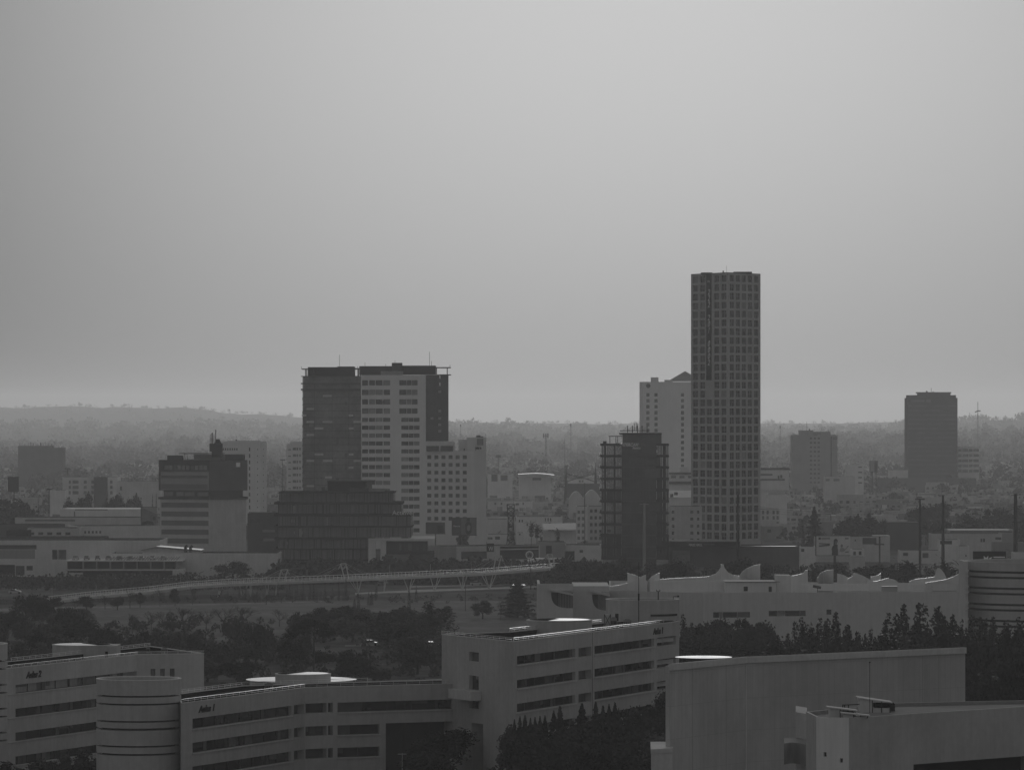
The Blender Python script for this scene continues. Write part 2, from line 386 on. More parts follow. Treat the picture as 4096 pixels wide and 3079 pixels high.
for a,b in lv[:3]:
    for (e,u0,u1) in((0,768,1168),(2,1348,1520 if a<10 else 1850)):
        sl=MB(); p0=wallpt(f1[e],f1[e+1],u0,.12);p1=wallpt(f1[e],f1[e+1],u1,.12); sl.lbox(tuple(p0),tuple(p1),.24,a-.18,a-.01); sl.build('window_sill','whiteb',low)
sm=MB(); p0=wallpt(f2[1],f2[2],2369,.02); sm.lbox(tuple(p0),tuple(p0+dR*.09),.05,-1,zt-.02); sm.build('drainpipe','dgrey',tall)
bx=MB(); p0=wallpt(f2[0],f2[1],1837,1.0);p1=wallpt(f2[0],f2[1],1925,1.0); bx.lbox(tuple(p0),tuple(p1),1.9,PZ(2801,800),PZ(2764,800)); bx.build('balcony_box','whiteb',tall)
rail(tall,[f2[0],f2[1]],zt+.12,m='rail'); rail(tall,[f2[1],tuple(A+(B-A)*.9)],zt+.12); rail(tall,[f2[5],f2[4]],zt+.12); rail(tall,[f2[4],tuple(Vector(f2[4])+(Vector(f2[3])-Vector(f2[4]))*.55)],zt+.12)
# rooftop drum (left) and stair drum (right)
cx,cy=PX(2238,838),840
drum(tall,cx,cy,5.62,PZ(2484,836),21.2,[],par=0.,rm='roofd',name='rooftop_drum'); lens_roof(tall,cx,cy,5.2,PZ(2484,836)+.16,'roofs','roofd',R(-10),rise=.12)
YD=869; cx,cy=PX(2570,877),877
zz=lambda V:PZ(V,871)
drum(tall,cx,cy,6.62,zz(2402),21.2,[],par=1.0,name='stair_drum',rm='rooff')
for V_ in(2456,2482):
    q=MB(); n_=18
    for i in range(n_):
        a_,b_=R(11+56*i/n_),R(11+56*(i+1)/n_); q.lbox((cx+6.66*math.sin(a_),cy-6.66*math.cos(a_)),(cx+6.66*math.sin(b_),cy-6.66*math.cos(b_)),.1,zz(V_+8),zz(V_))
    q.build('window_slit','dark',tall)
dp=MB(); 
for i in range(2): pass
m1=MB(); x,y=PX(2555,870),870.3; m1.tube((x,y,21.5),(x,y,PZ(2248,870)),.06,5); m1.tube((x,y,zz(2400)),(x,y,zz(2372)),.16,6); m1.build('antenna','metal',tall)
m1=MB(); x,y=PX(2633,880),880; m1.tube((x,y,zz(2410)),(x,y,PZ(2366,880)),.1,6); m1.tube((x-.3,y,PZ(2364,880)),(x+.3,y,PZ(2364,880)),.07,5); m1.tube((x-.3,y,PZ(2364,880)),(x-.3,y,PZ(2357,880)),.07,5); m1.tube((x+.3,y,PZ(2364,880)),(x+.3,y,PZ(2357,880)),.07,5); m1.build('vent_mast','metal',tall)
m1=MB(); x,y=PX(2693,874),874; m1.tube((x,y,zz(2400)),(x,y,zz(2387)),.05,5); m1.tube((x,y,zz(2387)),(x+1,y,zz(2386)),.05,5); m1.tube((x+.7,y,zz(2386)),(x+1.05,y,zz(2386)),.16,6); m1.build('floodlight','metal',tall)
# white shed door with a cross brace, units on the roof
t=thing('roof_access_panel','white braced panel leaning on the roof beside the banded stair drum','panel',(PX(2430,862),862,21.3))
pb=MB(); x0,x1=PX(2416,862),PX(2444,862); za,zb=PZ(2504,862),PZ(2455,862); pb.box(x0,x1,862,862.3,za,zb); pb.build('board','whiteb',t)
br=MB(); br.tube((x0+.1,861.9,za+.1),(x1-.1,861.9,zb-.1),.06,4); br.tube((x0+.1,861.9,zb-.1),(x1-.1,861.9,za+.1),.06,4)
for q in((x0,x0+.12),(x1-.12,x1)): br.box(q[0],q[1],861.85,861.99,za,zb)
br.build('brace','dgrey',t)
dk=MB(); dk.box(PX(2462,868),PX(2475,868),869.3,870.2,PZ(2505,868),PZ(2455,868)); dk.build('doorway','dark',tall)
acunit(2455,2505,860,26,33,'cooling unit in front of the dark rooftop doorway'); acunit(2510,2507,860,32,28,'wide slatted cooling unit right of the rooftop doorway')
p=wallpt(f2[1],f2[2],2612,.08)
text('Aulas 1',1.5,(p.x,p.y,PZ(2536,p.y)),dR,'sign',tall,shear=.2,sx=1.2,bold=.05)
kx,ky=PX(2826,800),812
k=thing('round_canopy','low round pavilion with shallow pale lens roof between tall classroom block and blank hall','building',(kx,ky,0))
kb=MB(); kb.cyl(kx,ky,3.9,0,PZ(2634,808),40); kb.build('glazed_wall','glass',k); kb=MB()
for i in range(26): t_=i*math.pi/13; kb.tube((kx+3.95*math.cos(t_),ky+3.95*math.sin(t_),0),(kx+3.95*math.cos(t_),ky+3.95*math.sin(t_),PZ(2634,808)),.06,4)
kb.build('mullion','dgrey',k); lens_roof(k,kx,ky,4.75,PZ(2632,807),'roofs','roofs',0,rise=.22,name='roof'); kb=MB(); kb.ring(kx,ky,4.78,4.4,PZ(2633.5,807),PZ(2632,807)-.01,40); kb.build('eaves','whiteb',k)
# --- block "Aulas 2"
za=18.3
f3=[RP(-60,2683,za),RP(550,2618,za),RP(816,2613.5,za),RP(600,2584.6,za),RP(42,2645,za),RP(-70,2655,za)]
lv3=[(14.15-3.86*i,15.55-3.86*i) for i in range(4)]
g0=[];g1=[]
for i,(a,b) in enumerate(lv3):
    g0.append(hp(f3[0],f3[1],62,548,a,b,'curtain' if i==0 else 'glass',.55))
A3,B3=Vector(f3[1]),Vector(f3[2])
for U in(612,650,689): g1.append(hp(f3[1],f3[2],U-9.5,U+9.5,PZ(2707,835),PZ(2673,835),'glassm',.4))
for U in(612,650,689): g1.append(hp(f3[1],f3[2],U-9.5,U+9.5,PZ(2800,835),PZ(2766,835),'glassm',.4))
a2=bld('classroom_block','white classroom block with blank end wall and three small square windows','building',f3,-1,za,'white','roofd',{0:g0,1:g1},par=1.1,bars=5,cap='whiteb',wname='window_strip')
for a,b in lv3:
    sl=MB(); p0=wallpt(f3[0],f3[1],30,.1);p1=wallpt(f3[0],f3[1],548,.1); sl.lbox(tuple(p0),tuple(p1),.2,a-.12,a-.01); sl.build('window_sill','whiteb',a2)
rail(a2,[f3[0],f3[1],f3[2]],za+.12,h=.4); rail(a2,[f3[3],f3[4]],za+.12,h=.5)
p=wallpt(f3[0],f3[1],104,.08); text('Aulas 2',1.45,(p.x,p.y,PZ(2711,p.y)),Vector(f3[1])-Vector(f3[0]),'sign',a2,shear=.25,sx=1.25,bold=.05)
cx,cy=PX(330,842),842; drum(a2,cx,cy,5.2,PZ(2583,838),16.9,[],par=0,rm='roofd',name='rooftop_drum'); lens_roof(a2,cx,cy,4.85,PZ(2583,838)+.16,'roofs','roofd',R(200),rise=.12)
bx=MB(); bx.box(PX(398,840),PX(469,840),839,847,16.9,PZ(2581,840)); bx.build('roof_room','white',a2); bx=MB(); bx.box(PX(409,839),PX(431,839),838.9,838.97,PZ(2634,839),PZ(2604,839)); bx.build('door','dark',a2)
sl=[(PZ(2645-1+i*96,775),PZ(2652+i*96,775)) for i in range(4)]+[(PZ(2676+i*96,775),PZ(2683+i*96,775)) for i in range(4)]
drum(a2,PX(-139,782),782,6.75,PZ(2582,776),-1,sl,name='stair_drum')
acunit(657,2613,850,26,20,'small boxy unit on the roof of the block with three square windows'); acunit(592,2610,858,14,22,'narrow vent unit at the roof corner behind the three square windows')
# --- large blank hall at right
fd=[RP(2681,2664,24),RP(2984,2635,24),RP(3861,2597,24)]
Yc=fd[1][1]
zD=24.0
fd+=[(fd[2][0]-1,fd[2][1]+2.2),(fd[1][0]-.3,fd[1][1]+2.4),(fd[0][0]-.6,fd[0][1]+1.8)]
FB=[(fd[0][0]+.3,fd[0][1]+2.6),(fd[1][0],fd[1][1]+2.8),(fd[2][0]-.5,fd[2][1]+2.6),(fd[2][0]-4,fd[2][1]+24),(fd[0][0]+3,fd[0][1]+40)]
hall=bld('auditorium','tall blank white hall with vertical panel joints and a bent front','building',fd,-1,zD,'panel','whiteb',{},par=.5,cap=None)
w=MB(); w.prism(FB,-1,zD-4.2); w.build('rear_volume','panel',hall)
for i in(0,1):
    c=MB(); a=Vector(fd[i]);b=Vector(fd[i+1]); c.lbox(tuple(a),tuple(b),.5,zD-.55,zD+.35,off=.02); c.build('parapet_cap','whiteb',hall)
ed=MB(); ed.tube((fd[1][0],fd[1][1]-.12,-1),(fd[1][0],fd[1][1]-.12,zD-.6),.13,6); ed.build('corner_rib','whiteb',hall)
lowf=[P2(2606,676),P2(2690,678.4),(PX(2690,690),692),(PX(2606,690),692)]
z_=PZ(3012,676); lw=MB(); lw.prism(lowf,-1,z_); lw.build('side_wing','whiteb',hall); lw=MB(); lw.prism(inset(lowf,-.1),z_+.004,z_+.6); lw.build('parapet_cap','whiteb',hall)
jo=MB()
for U in(2770,2905,3690,3755):
    e=0 if U<2984 else 1; p=wallpt(fd[e],fd[e+1],U,.004); d=(Vector(fd[e+1])-Vector(fd[e])).normalized(); jo.lbox(tuple(p),tuple(p+d*.05),.02,2,zD-.6)
jo.build('panel_joint','grey',hall)
# --- nearest roof, lower right
ze=21.7
fe=[RP(3265,2866,ze),RP(3396,2869.5,ze),RP(4180,2819,ze),RP(4180,2797,ze),RP(3577,2810,ze),RP(3224,2845,ze)]
he={1:[hp(fe[1],fe[2],3654,4180,2.,PZ(3045,613),'dark',4.)],0:[hp(fe[0],fe[1],3294,3306,PZ(3022,602),PZ(3004,602),'glass',.4),hp(fe[0],fe[1],3359,3371,PZ(3046,601),PZ(3029,601),'glass',.4)]}
near=bld('roof_block','nearest white block with a dark undercut and flat roof carrying sheds','building',fe,0,ze,'white','grey',he,par=.45,edgem={0:'bright'})
ty=MB(); ty.prism([(fe[0][0]-.05,fe[0][1]-.06),(fe[1][0]-.02,fe[1][1]-.06),(fe[1][0]-.02,fe[1][1]-.01),(fe[0][0]-.05,fe[0][1]-.01)],0,PZ(3060,600)); 
f4=[P2(3183,640),P2(3228,636),P2(3228,650),P2(3183,654)]
pc=MB(); pc.prism(f4,0,PZ(2846,640)); pc.build('stair_shaft','white',near)
cv=MB(); n=14; pts=[]
for i in range(n+1):
    U=3136+(3226-3136)*i/n; pts.append(P2(U,628+2.2*math.sin(i/n*math.pi*1.3)))
poly=pts+[P2(3226,640),P2(3136,640)]
cv.prism(poly,PZ(3052,630),PZ(2968,630)); cv.build('curved_balcony','grey',near)
# sheds on this roof
def shed(label,U0,U1,V0,V1,Vb,Y,D,open_,m='whiteb'):
    x0,x1=PX(U0,Y),PX(U1,Y); zb=PZ(Vb,Y); z0,z1=PZ(V0,Y),PZ(V1,Y)
    t=thing('roof_shed',label,'shed',((x0+x1)/2,Y,zb))
    w=MB(); w.extr([(x0,zb),(x0+(x1-x0)*.42,zb),(x0+(x1-x0)*.42,z0+(z1-z0)*.42-.02),(x0,z0-.02)],Y,Y+D); w.extr([(x0+(x1-x0)*.42,zb),(x1,zb),(x1,zb+(z1-zb)*.55),(x0+(x1-x0)*.42,zb+(z1-zb)*.55)],Y+.05,Y+D-.05); w.build('wall',m,t)
    r=MB(); r.extr([(x0-.3,z0),(x1+.3,z1-.02),(x1+.3,z1+.1),(x0-.3,z0+.14)],Y-.3,Y+D+.3); r.build('roof','whiteb',t)
    o=MB(); o.box(x0+(x1-x0)*.5,x1-.1,Y+.35,Y+D-.4,zb+(z1-zb)*.55+.01,z1-.12); o.build('opening','dark',t)
    l=MB()
    for q in(.42,.72,1.0): xx=x0+(x1-x0)*q; l.tube((xx,Y-.02,zb),(xx,Y-.02,z0+(z1-z0)*q),.07,4)
    l.build('post','metal',t); return t
shed('white shed with long sloping roof beside the tall rooftop mast',3439,3560,2791,2810,2856,618,3.4,1)
shed('small tilted roof shed at the left corner of the nearest roof',3318,3420,2829,2842,2868,604,2.2,1)
shed('lowest tilted roof shed, right of the small corner shed on the nearest roof',3374,3470,2852,2862,2871,601.5,1.6,1)
b=MB(); b.box(PX(3556,622),PX(3577,622),621,624,PZ(2856,622),PZ(2811,622)); tag(b.build('roof_locker','black',None,loc=(PX(3566,622),622,PZ(2856,622))),'black upright locker at the right end of the rooftop shed','locker')
b=MB(); x,y=PX(3479,616),616; zb=PZ(2850,616); b.tube((x,y,zb),(x,y,PZ(2648,616)),.035,5); b.cyl(x,y,.1,PZ(2650,616),PZ(2645,616),8); tag(b.build('lightning_rod','metal',None,loc=(x,y,zb)),'thin tall rod with a small tip standing among the rooftop sheds','mast')
def rooftop_pipe():
    b=MB(); Y=616; b.tube((PX(3370,Y),Y,PZ(2818,Y)),(PX(3440,Y),Y+1,PZ(2817,Y)),.06,5)
    for U in(3371,3378,3394): b.tube((PX(U,Y),Y,PZ(2835,Y)),(PX(U,Y),Y,PZ(2816,Y)),.08,5)
    tag(b.build('pipe_rack','metal',None,loc=(PX(3400,Y),Y,ze)),'dark pipe rack behind the small tilted roof shed','pipes')
rooftop_pipe()
# --- round block at the right edge
YR=1139; cxr,cyr=PX(4175,1157),1157; r_=(4175-3862)*1157/F
rb=thing('round_office_block','wide round white block banded with thin dark window slits','building',(cxr,cyr,0))
zq=lambda V:PZ(V,1140)
sl=[]
for k in range(4):
    sl+=[(zq(2285+65*k),zq(2294+65*k)),(zq(2307+65*k),zq(2316+65*k))]
drum(rb,cxr,cyr,r_,zq(2252),0,sl,name='wall',par=.9,n=96)
st=MB(); st.box(PX(3861,1143),PX(3872,1143),1143,1160,0,zq(2247)); st.build('stair_wall','whiteb',rb)
fl=MB()
for V in(2291,2309,2355,2376,2420,2441,2485): fl.box(PX(3863,1142),PX(3871,1142),1141,1142.9,zq(V)-.06,zq(V)+.06)
fl.build('light_fitting','wmetal',rb)
# dark billboard on top behind
t=thing('rooftop_billboard','dark billboard with pale figures standing behind the round banded block','billboard',(PX(3958,1300),1300,0))
b=MB(); Y=1300; pbox(b,3892,4024,2204,2250,Y,.4); b.build('panel','black',t)
b=MB(); b.extr([(PX(3935,Y),PZ(2241,Y)),(PX(3953,Y),PZ(2241,Y)),(PX(3953,Y),PZ(2222,Y)),(PX(3944,Y),PZ(2230,Y)),(PX(3935,Y),PZ(2222,Y))],Y-.08,Y-.02); b.extr([(PX(3957,Y),PZ(2241,Y)),(PX(3971,Y),PZ(2226,Y)),(PX(3957,Y),PZ(2230,Y))],Y-.08,Y-.02); pbox(b,3974,4020,2225,2230,Y-.08,.06); pbox(b,3974,4020,2234,2240,Y-.08,.06); b.build('printed_picture','signg',t)
b=MB(); 
for U in(3905,4010): b.tube((PX(U,Y+.6),Y+.6,0),(PX(U,Y+.6),Y+.6,PZ(2206,Y)),.25,6)
b.build('post','metal',t)
# ---- the museum ----------------------------------------------------------------
YM=1245
mz=lambda V,Y=YM:PZ(V,Y)
fm=[P2(2437,1262),P2(2813,YM-6),P2(3300,YM),P2(3900,YM+4),P2(3900,YM+70),P2(2437,YM+90)]
ztm=mz(2371,1239)
hm=[]; 
hm1=[hp(fm[1],fm[2],2853,2878,mz(2466),mz(2444),'glass'),hp(fm[1],fm[2],2878.2,2892,mz(2466),mz(2444),'curtain'),hp(fm[1],fm[2],2892.2,2950,mz(2466),mz(2444),'glass'),hp(fm[1],fm[2],2950.2,3001,mz(2466),mz(2444),'glassm'),hp(fm[1],fm[2],3075,3110,mz(2462),mz(2440),'glass'),hp(fm[1],fm[2],3110.2,3140,mz(2462),mz(2440),'curtain'),hp(fm[1],fm[2],3140.2,3200,mz(2462),mz(2440),'glass'),hp(fm[1],fm[2],3200.2,3223,mz(2462),mz(2440),'glassm')]
hm2=[hp(fm[2],fm[3],3306,3326,mz(2457),mz(2437),'glass')]
mus=bld('museum','long white museum with curved sail walls rising above its flat roof','building',fm,0,ztm,'museum','museum',{1:hm1,2:hm2},par=2.4,depth=.5)
# left end: two curved walls with cut-out glazed bays
def curved_piece(U0,U1,V0,Yp,glass,win,lab):
    w=MB(); x0,x1=PX(U0,Yp),PX(U1,Yp); zt_=PZ(V0,Yp); zb=0
    gx0,gx1,gv0,gv1=win; a0,a1=PX(gx0,Yp),PX(gx1,Yp); b0,b1=PZ(gv1,Yp),PZ(gv0,Yp)
    n=10; curve=[]
    for i in range(n+1):
        t=i/n; curve.append((a0+(a1-a0)*(t**2.4)*.95, b1+(b0-b1)*(1-(1-t)**2.2)))
    out=[(x0,zb),(x1,zb),(x1,b0-.5)]+[(a1,b0-.45)]+list(reversed(curve))+[(a1,b1+.2),(x1,b1+.2),(x1,zt_),(x0,zt_)]
    # wall as strips between outline pieces
    w.extr([(x0,0),(a0,0),(a0,zt_),(x0,zt_)],Yp,Yp+1)
    w.extr([(a0,b1),(x1,b1),(x1,zt_),(a0,zt_)],Yp,Yp+1)
    for i in range(n):
        (p,q),(r,s)=curve[i],curve[i+1]
        if r-p>1e-4: w.extr([(p,0),(r,0),(r,s),(p,q)],Yp,Yp+1)
    if x1>curve[-1][0]: w.extr([(curve[-1][0],0),(x1,0),(x1,curve[-1][1]),(curve[-1][0],curve[-1][1])],Yp,Yp+1)
    o=w.build('curved_wall','museum',mus)
    g=MB(); g.box(a0,x1,Yp+3.5,Yp+3.6,0,b1+.3); g.build('glazing','dgrey',mus)
    g=MB(); nn=9
    for i in range(nn): xx=a0+(x1-a0)*(.35+.65*i/nn); g.box(xx,xx+.22,Yp+3.2,Yp+3.45,0,b1)
    g.build('mullion','grey',mus)
    c=MB(); c.extr([(a0-.5,b1+.1),(x1+.1,b1-1.2),(x1+.1,b1-.75),(a0-.5,b1+.8)],Yp-.9,Yp+.0); c.build('canopy','whiteb',mus)
    s=MB(); s.box(x0,x0+.6,Yp+1,Yp+30,0,zt_); s.build('side_wall','museum',mus)
    t=MB(); t.box(x0+.6,x1,Yp+1,Yp+30,zt_-2.2,zt_-1.7); t.build('roof','roofw',mus)
curved_piece(2150,2292,2334,1215,1,(2204,2290,2362,2432),'')
curved_piece(2293,2438,2343,1240,1,(2368,2437,2366,2442),'')
# fins and roof walls : outlines as seen, each at its own distance behind the front
def fin(pts,Y,th=.5,name='sail_wall',m='sail',base=None):
    global FN
    FN+=1; o=[(PX(u,Y),PZ(v,Y)) for u,v in pts]; x0=min(p[0] for p in o); x1=max(p[0] for p in o); tp=sorted(o[2:]); zb=PZ(2385,Y)-1
    n=22; w=MB(); bend=(7,-5,6,-7)[FN%4]; Q=[]
    for i in range(n+1):
        x=x0+(x1-x0)*i/n
        if x<=tp[0][0]: z_=tp[0][1]
        elif x>=tp[-1][0]: z_=tp[-1][1]
        else:
            for a_,b_ in zip(tp,tp[1:]):
                if a_[0]<=x<=b_[0] and b_[0]>a_[0]: z_=a_[1]+(b_[1]-a_[1])*(x-a_[0])/(b_[0]-a_[0]); break
        t=2*i/n-1; Q.append((x,Y+bend*(1-t*t)+(3. if bend<0 else 0),z_))
    for i in range(n):
        (xa,ya,za_),(xb,yb,zb_)=Q[i],Q[i+1]; k=len(w.v)
        w.v+=[(xa,ya,zb),(xb,yb,zb),(xb,yb,zb_),(xa,ya,za_),(xa,ya+th,zb),(xb,yb+th,zb),(xb,yb+th,zb_),(xa,ya+th,za_)]
        w.f+=[(k,k+1,k+2,k+3),(k+5,k+4,k+7,k+6),(k+3,k+2,k+6,k+7)]+([(k,k+3,k+7,k+4)] if i==0 else [])+([(k+1,k+5,k+6,k+2)] if i==n-1 else [])
    return w.build(name,m,mus)
FN=0
fin([(2511,2380),(2600,2380),(2600,2345),(2585,2318),(2562,2307),(2540,2298),(2512,2292)],1278)
fin([(2440,2380),(2584,2380),(2584,2297),(2570,2304),(2550,2318),(2520,2332),(2480,2341),(2440,2345)],1270)
fin([(2590,2380),(2640,2380),(2637,2291),(2620,2295),(2605,2303),(2594,2318),(2590,2330)],1274)
fin([(2640,2380),(2900,2380),(2900,2322),(2888,2262),(2885,2252),(2882,2256),(2878,2280),(2864,2296),(2840,2306),(2800,2311),(2640,2316)],1300)
fin([(2885,2380),(2960,2380),(2957,2303),(2935,2299),(2912,2288),(2898,2270),(2896,2258),(2886,2256)],1296)
fin([(2958,2370),(3030,2370),(3041,2256),(3020,2262),(2990,2276),(2968,2290),(2958,2302)],1290)
fin([(3105,2360),(3234,2360),(3228,2280),(3222,2279),(3214,2290),(3190,2296),(3150,2302),(3105,2305)],1305)
fin([(3270,2330),(3334,2330),(3334,2277),(3310,2284),(3285,2295),(3272,2308)],1308)
fin([(3352,2330),(3420,2330),(3400,2312),(3375,2299),(3352,2294)],1306)
fin([(3390,2345),(3520,2345),(3495,2324),(3460,2305),(3436,2296),(3418,2292),(3418,2304),(3390,2315)],1286)
fin([(3485,2330),(3527,2330),(3525,2291),(3505,2298),(3488,2306)],1302)
fin([(3470,2360),(3640,2360),(3610,2340),(3590,2322),(3560,2314),(3530,2322),(3500,2328),(3470,2320)],1272)
fin([(3640,2345),(3790,2345),(3792,2320),(3782,2296),(3764,2275),(3748,2268),(3742,2290),(3740,2304),(3700,2310),(3660,2316),(3640,2326)],1292)
fin([(3700,2352),(3866,2352),(3866,2278),(3845,2292),(3820,2308),(3790,2320),(3750,2326),(3700,2330)],1262)
rw=MB(); pbox(rw,2900,3105,2325,2372,1252,14); rw.build('roof_room','museum',mus)
rw=MB(); pbox(rw,3106,3164,2301,2372,1256,10); rw.build('roof_room','museum',mus)
rw=MB(); pbox(rw,2300,2437,2343,2372,1268,30); rw.build('roof_room','museum',mus)
rw=MB(); pbox(rw,3200,3860,2334,2362,1266,1.2); rw.build('roof_wall','museum',mus)
rw=MB(); pbox(rw,2600,2895,2322,2366,1258,1.0); rw.build('roof_wall','museum',mus)
for U0,U1,V0,V1 in((2975,2991,2345,2363),(3075,3087,2345,2366)):
    d=MB(); pbox(d,U0,U1,V0,V1,1251.9,.08); d.build('door','dark',mus)
d=MB(); pbox(d,2899,3120,2325,2327.2,1251.6,.35); d.build('roof_edge','dgrey',mus)
d=MB(); d.tube((PX(3252,1246),1246,mz(2344)),(PX(3284,1246),1246,mz(2350)),.35,8); d.tube((PX(3270,1246),1246,ztm-.4),(PX(3270,1246),1246,mz(2347)),.1,6); tag(d.build('roof_duct','dgrey',None,loc=(PX(3268,1246),1246,ztm)),'dark tubular duct on the museum roof','duct')
d=MB(); d.box(PX(3528,1248),PX(3590,1248),1248,1250,ztm-.5,mz(2345)); tag(d.build('skylight','roofg',None,loc=(PX(3560,1248),1248,ztm)),'low glinting skylight on the museum roof','skylight')
# ---- towers --------------------------------------------------------------------
def ant(root,U,V0,V1,Y,r=.12,name='antenna'):
    b=MB(); x=PX(U,Y); b.tube((x,Y,PZ(V1,Y)),(x,Y,PZ(V0,Y)),r,5); return b.build(name,'metal',root)
def pb(root,name,m,boxes,Y,D):
    for q in boxes: b=MB(); pbox(b,*q,Y,D); o=b.build(name,m,root)
    return o
# tallest tower with a window grid
Y=2080
ft=[P2(2764,Y+26),P2(2912,Y),P2(3042,Y+22)]; ft+=[(ft[2][0]-3,Y+55),(ft[0][0]+3,Y+55)]
colsL=[2781,2809.5,2836.5,2866,2895]; colsR=[2928,2952,2976,3000,3025]
g0=[];g1=[]
for k in range(30):
    V=1113+35.55*k; z=PZ(V,Y)
    for i,U in enumerate(colsL):
        if i==2 and k<14: continue
        mm='tg2' if i==2 else rnd.choices(['tg','tg2','curtain'],[9,2.2,.3])[0]
        g0.append(hp(ft[0],ft[1],U-10.5,U+10.5,z-1.43,z+1.43,mm))
    for i,U in enumerate(colsR):
        mm=rnd.choices(['tg','tg2','curtain'],[9,1.6,.35])[0]
        g1.append(hp(ft[1],ft[2],U-8.8,U+8.8,z-1.43,z+1.43,mm))
def tower(foot,zt,holes,name,label,wm,depth=.35,par=1.,pm=100,cat='tower',z0=0,rm='rooff',wn='window'): return bld(name,label,cat,foot,z0,zt,wm,rm,holes,par=par,depth=depth,pmax=pm,wname=wn)
zT=PZ(1092,Y)
tt=thing('residential_tower','tallest dark tower, a slab of square windows with a vertical phone-number banner','tower',(PX(2903,Y+20),Y+20,0))
w=MB(); facade(w,ft[0],ft[1],0,zT,[tuple(h) for h in g0],.4); facade(w,ft[1],ft[2],0,zT,[tuple(h) for h in g1],.4)
for i in(2,3,4): facade(w,ft[i],ft[(i+1)%5],0,zT,[],0)
w.build('wall','tower',tt); r=MB(); r.prism(inset(ft,.02),zT+.01,zT+.3); r.build('roof','rooff',tt)
allh=[(0,h) for h in g0]+[(1,h) for h in g1]; rnd.shuffle(allh)
rest={}
for i,(e,h) in enumerate(allh):
    if i<100:
        o=window(ft[e],ft[e+1],h,.4,tt)
        if i%3: continue
    else:
        A_=Vector(ft[e]);B_=Vector(ft[e+1]); d=(B_-A_).normalized(); n_=Vector((-d.y,d.x)); pt=lambda s,z:(*(A_+d*s+n_*.4),z)
        rest.setdefault(h[4],MB()).face(pt(h[0],h[2]),pt(h[1],h[2]),pt(h[1],h[3]),pt(h[0],h[3]))
mg=MB()
for mn,q in rest.items(): tag(q.build('window',mn,tt),None,None,kind='stuff')
fr=MB()
for e,h in allh:
    if rnd.random()<.6:
        A_=Vector(ft[e]);B_=Vector(ft[e+1]); d=(B_-A_).normalized(); n_=Vector((-d.y,d.x)); s=(h[0]+h[1])/2; p=A_+d*s+n_*.3
        fr.lbox(tuple(p-d*.07),tuple(p+d*.07),.1,h[2],h[3]); a=A_+d*h[0]+n_*.32; b=A_+d*h[1]+n_*.32; zz_=h[2]+(h[3]-h[2])*rnd.choice([.45,.5,.62]); fr.lbox(tuple(a),tuple(b),.08,zz_,zz_+.12)
tag(fr.build('window_frame','grey',tt),None,None,kind='stuff')
bn=MB(); p0=wallpt(ft[0],ft[1],2826,.12); p1=wallpt(ft[0],ft[1],2846.5,.12); bn.lbox(tuple(p0),tuple(p1),.12,PZ(1519,Y),PZ(1094,Y)); bn=bn.build('banner','black',tt)
dT=Vector(ft[1])-Vector(ft[0])
for ch,V in zip('2222010002',[1176,1201.5,1227,1279,1304,1329,1383,1408,1434,1459]):
    pass
digs=[('2',1176),('2',1201),('2',1227),('2',1279),('0',1304.5),('1',1330),('0',1383),('0',1408.5),('0',1434),('2',1459.5)]
p=wallpt(ft[0],ft[1],2836.5,.25)
for ch,V in digs: text(ch,3.5,(p.x,p.y,PZ(V,Y)),dT,'signg',bn,shear=.25,sx=.95,bold=.03,align='CENTER',name='digit')
text('sns',1.7,(p.x,p.y,PZ(1127,Y)),dT,'signg',bn,align='CENTER',name='lettering')
pb(tt,'roof_box','black',[(2806,2850,1090,1094),(2936,3008,1087,1093)],Y+12,10); ant(tt,2906,1062,1093,Y+20,.05); ant(tt,2893,1083,1092,Y+20,.3,'dish')
# bank tower with balconies
Y=1950
bt=thing('bank_tower','dark glass tower with balconies on both edges and a bank sign near its top','tower',(PX(2540,Y+12),Y+12,0))
z=lambda V,Y_=1950:PZ(V,Y_)
b=MB(); b.box(PX(2486,Y),PX(2626,Y),Y,Y+26,0,z(1774)); b.build('core','tint',bt)
b=MB()
for i in range(24): xx=PX(2487+i*5.8,Y); b.box(xx,xx+.12,Y-.12,Y-.004,0,z(1797))
b.build('mullion','dgrey',bt)
b=MB()
for k in range(1,11):
    V=1774+45.45*k; b.box(PX(2486,Y),PX(2626,Y),Y-.2,Y-.125,z(V+5),z(V))
b.build('floor_line','dgrey',bt)
slabs=[1774+45.45*k for k in range(0,11)]
b=MB()
for k,V in enumerate(slabs):
    t_=1.4 if k else 1.0
    b.box(PX(2405,Y),PX(2485.6,Y),Y-.6,Y+22,z(V+9),z(V)); b.box(PX(2626.4,Y),PX(2676,Y),Y-.6,Y+22,z(V+9),z(V))
    if k: b.box(PX(2397,Y),PX(2404.6,Y),Y-.5,Y+6,z(V+4.5),z(V+2))
b.build('floor_slab','black',bt)
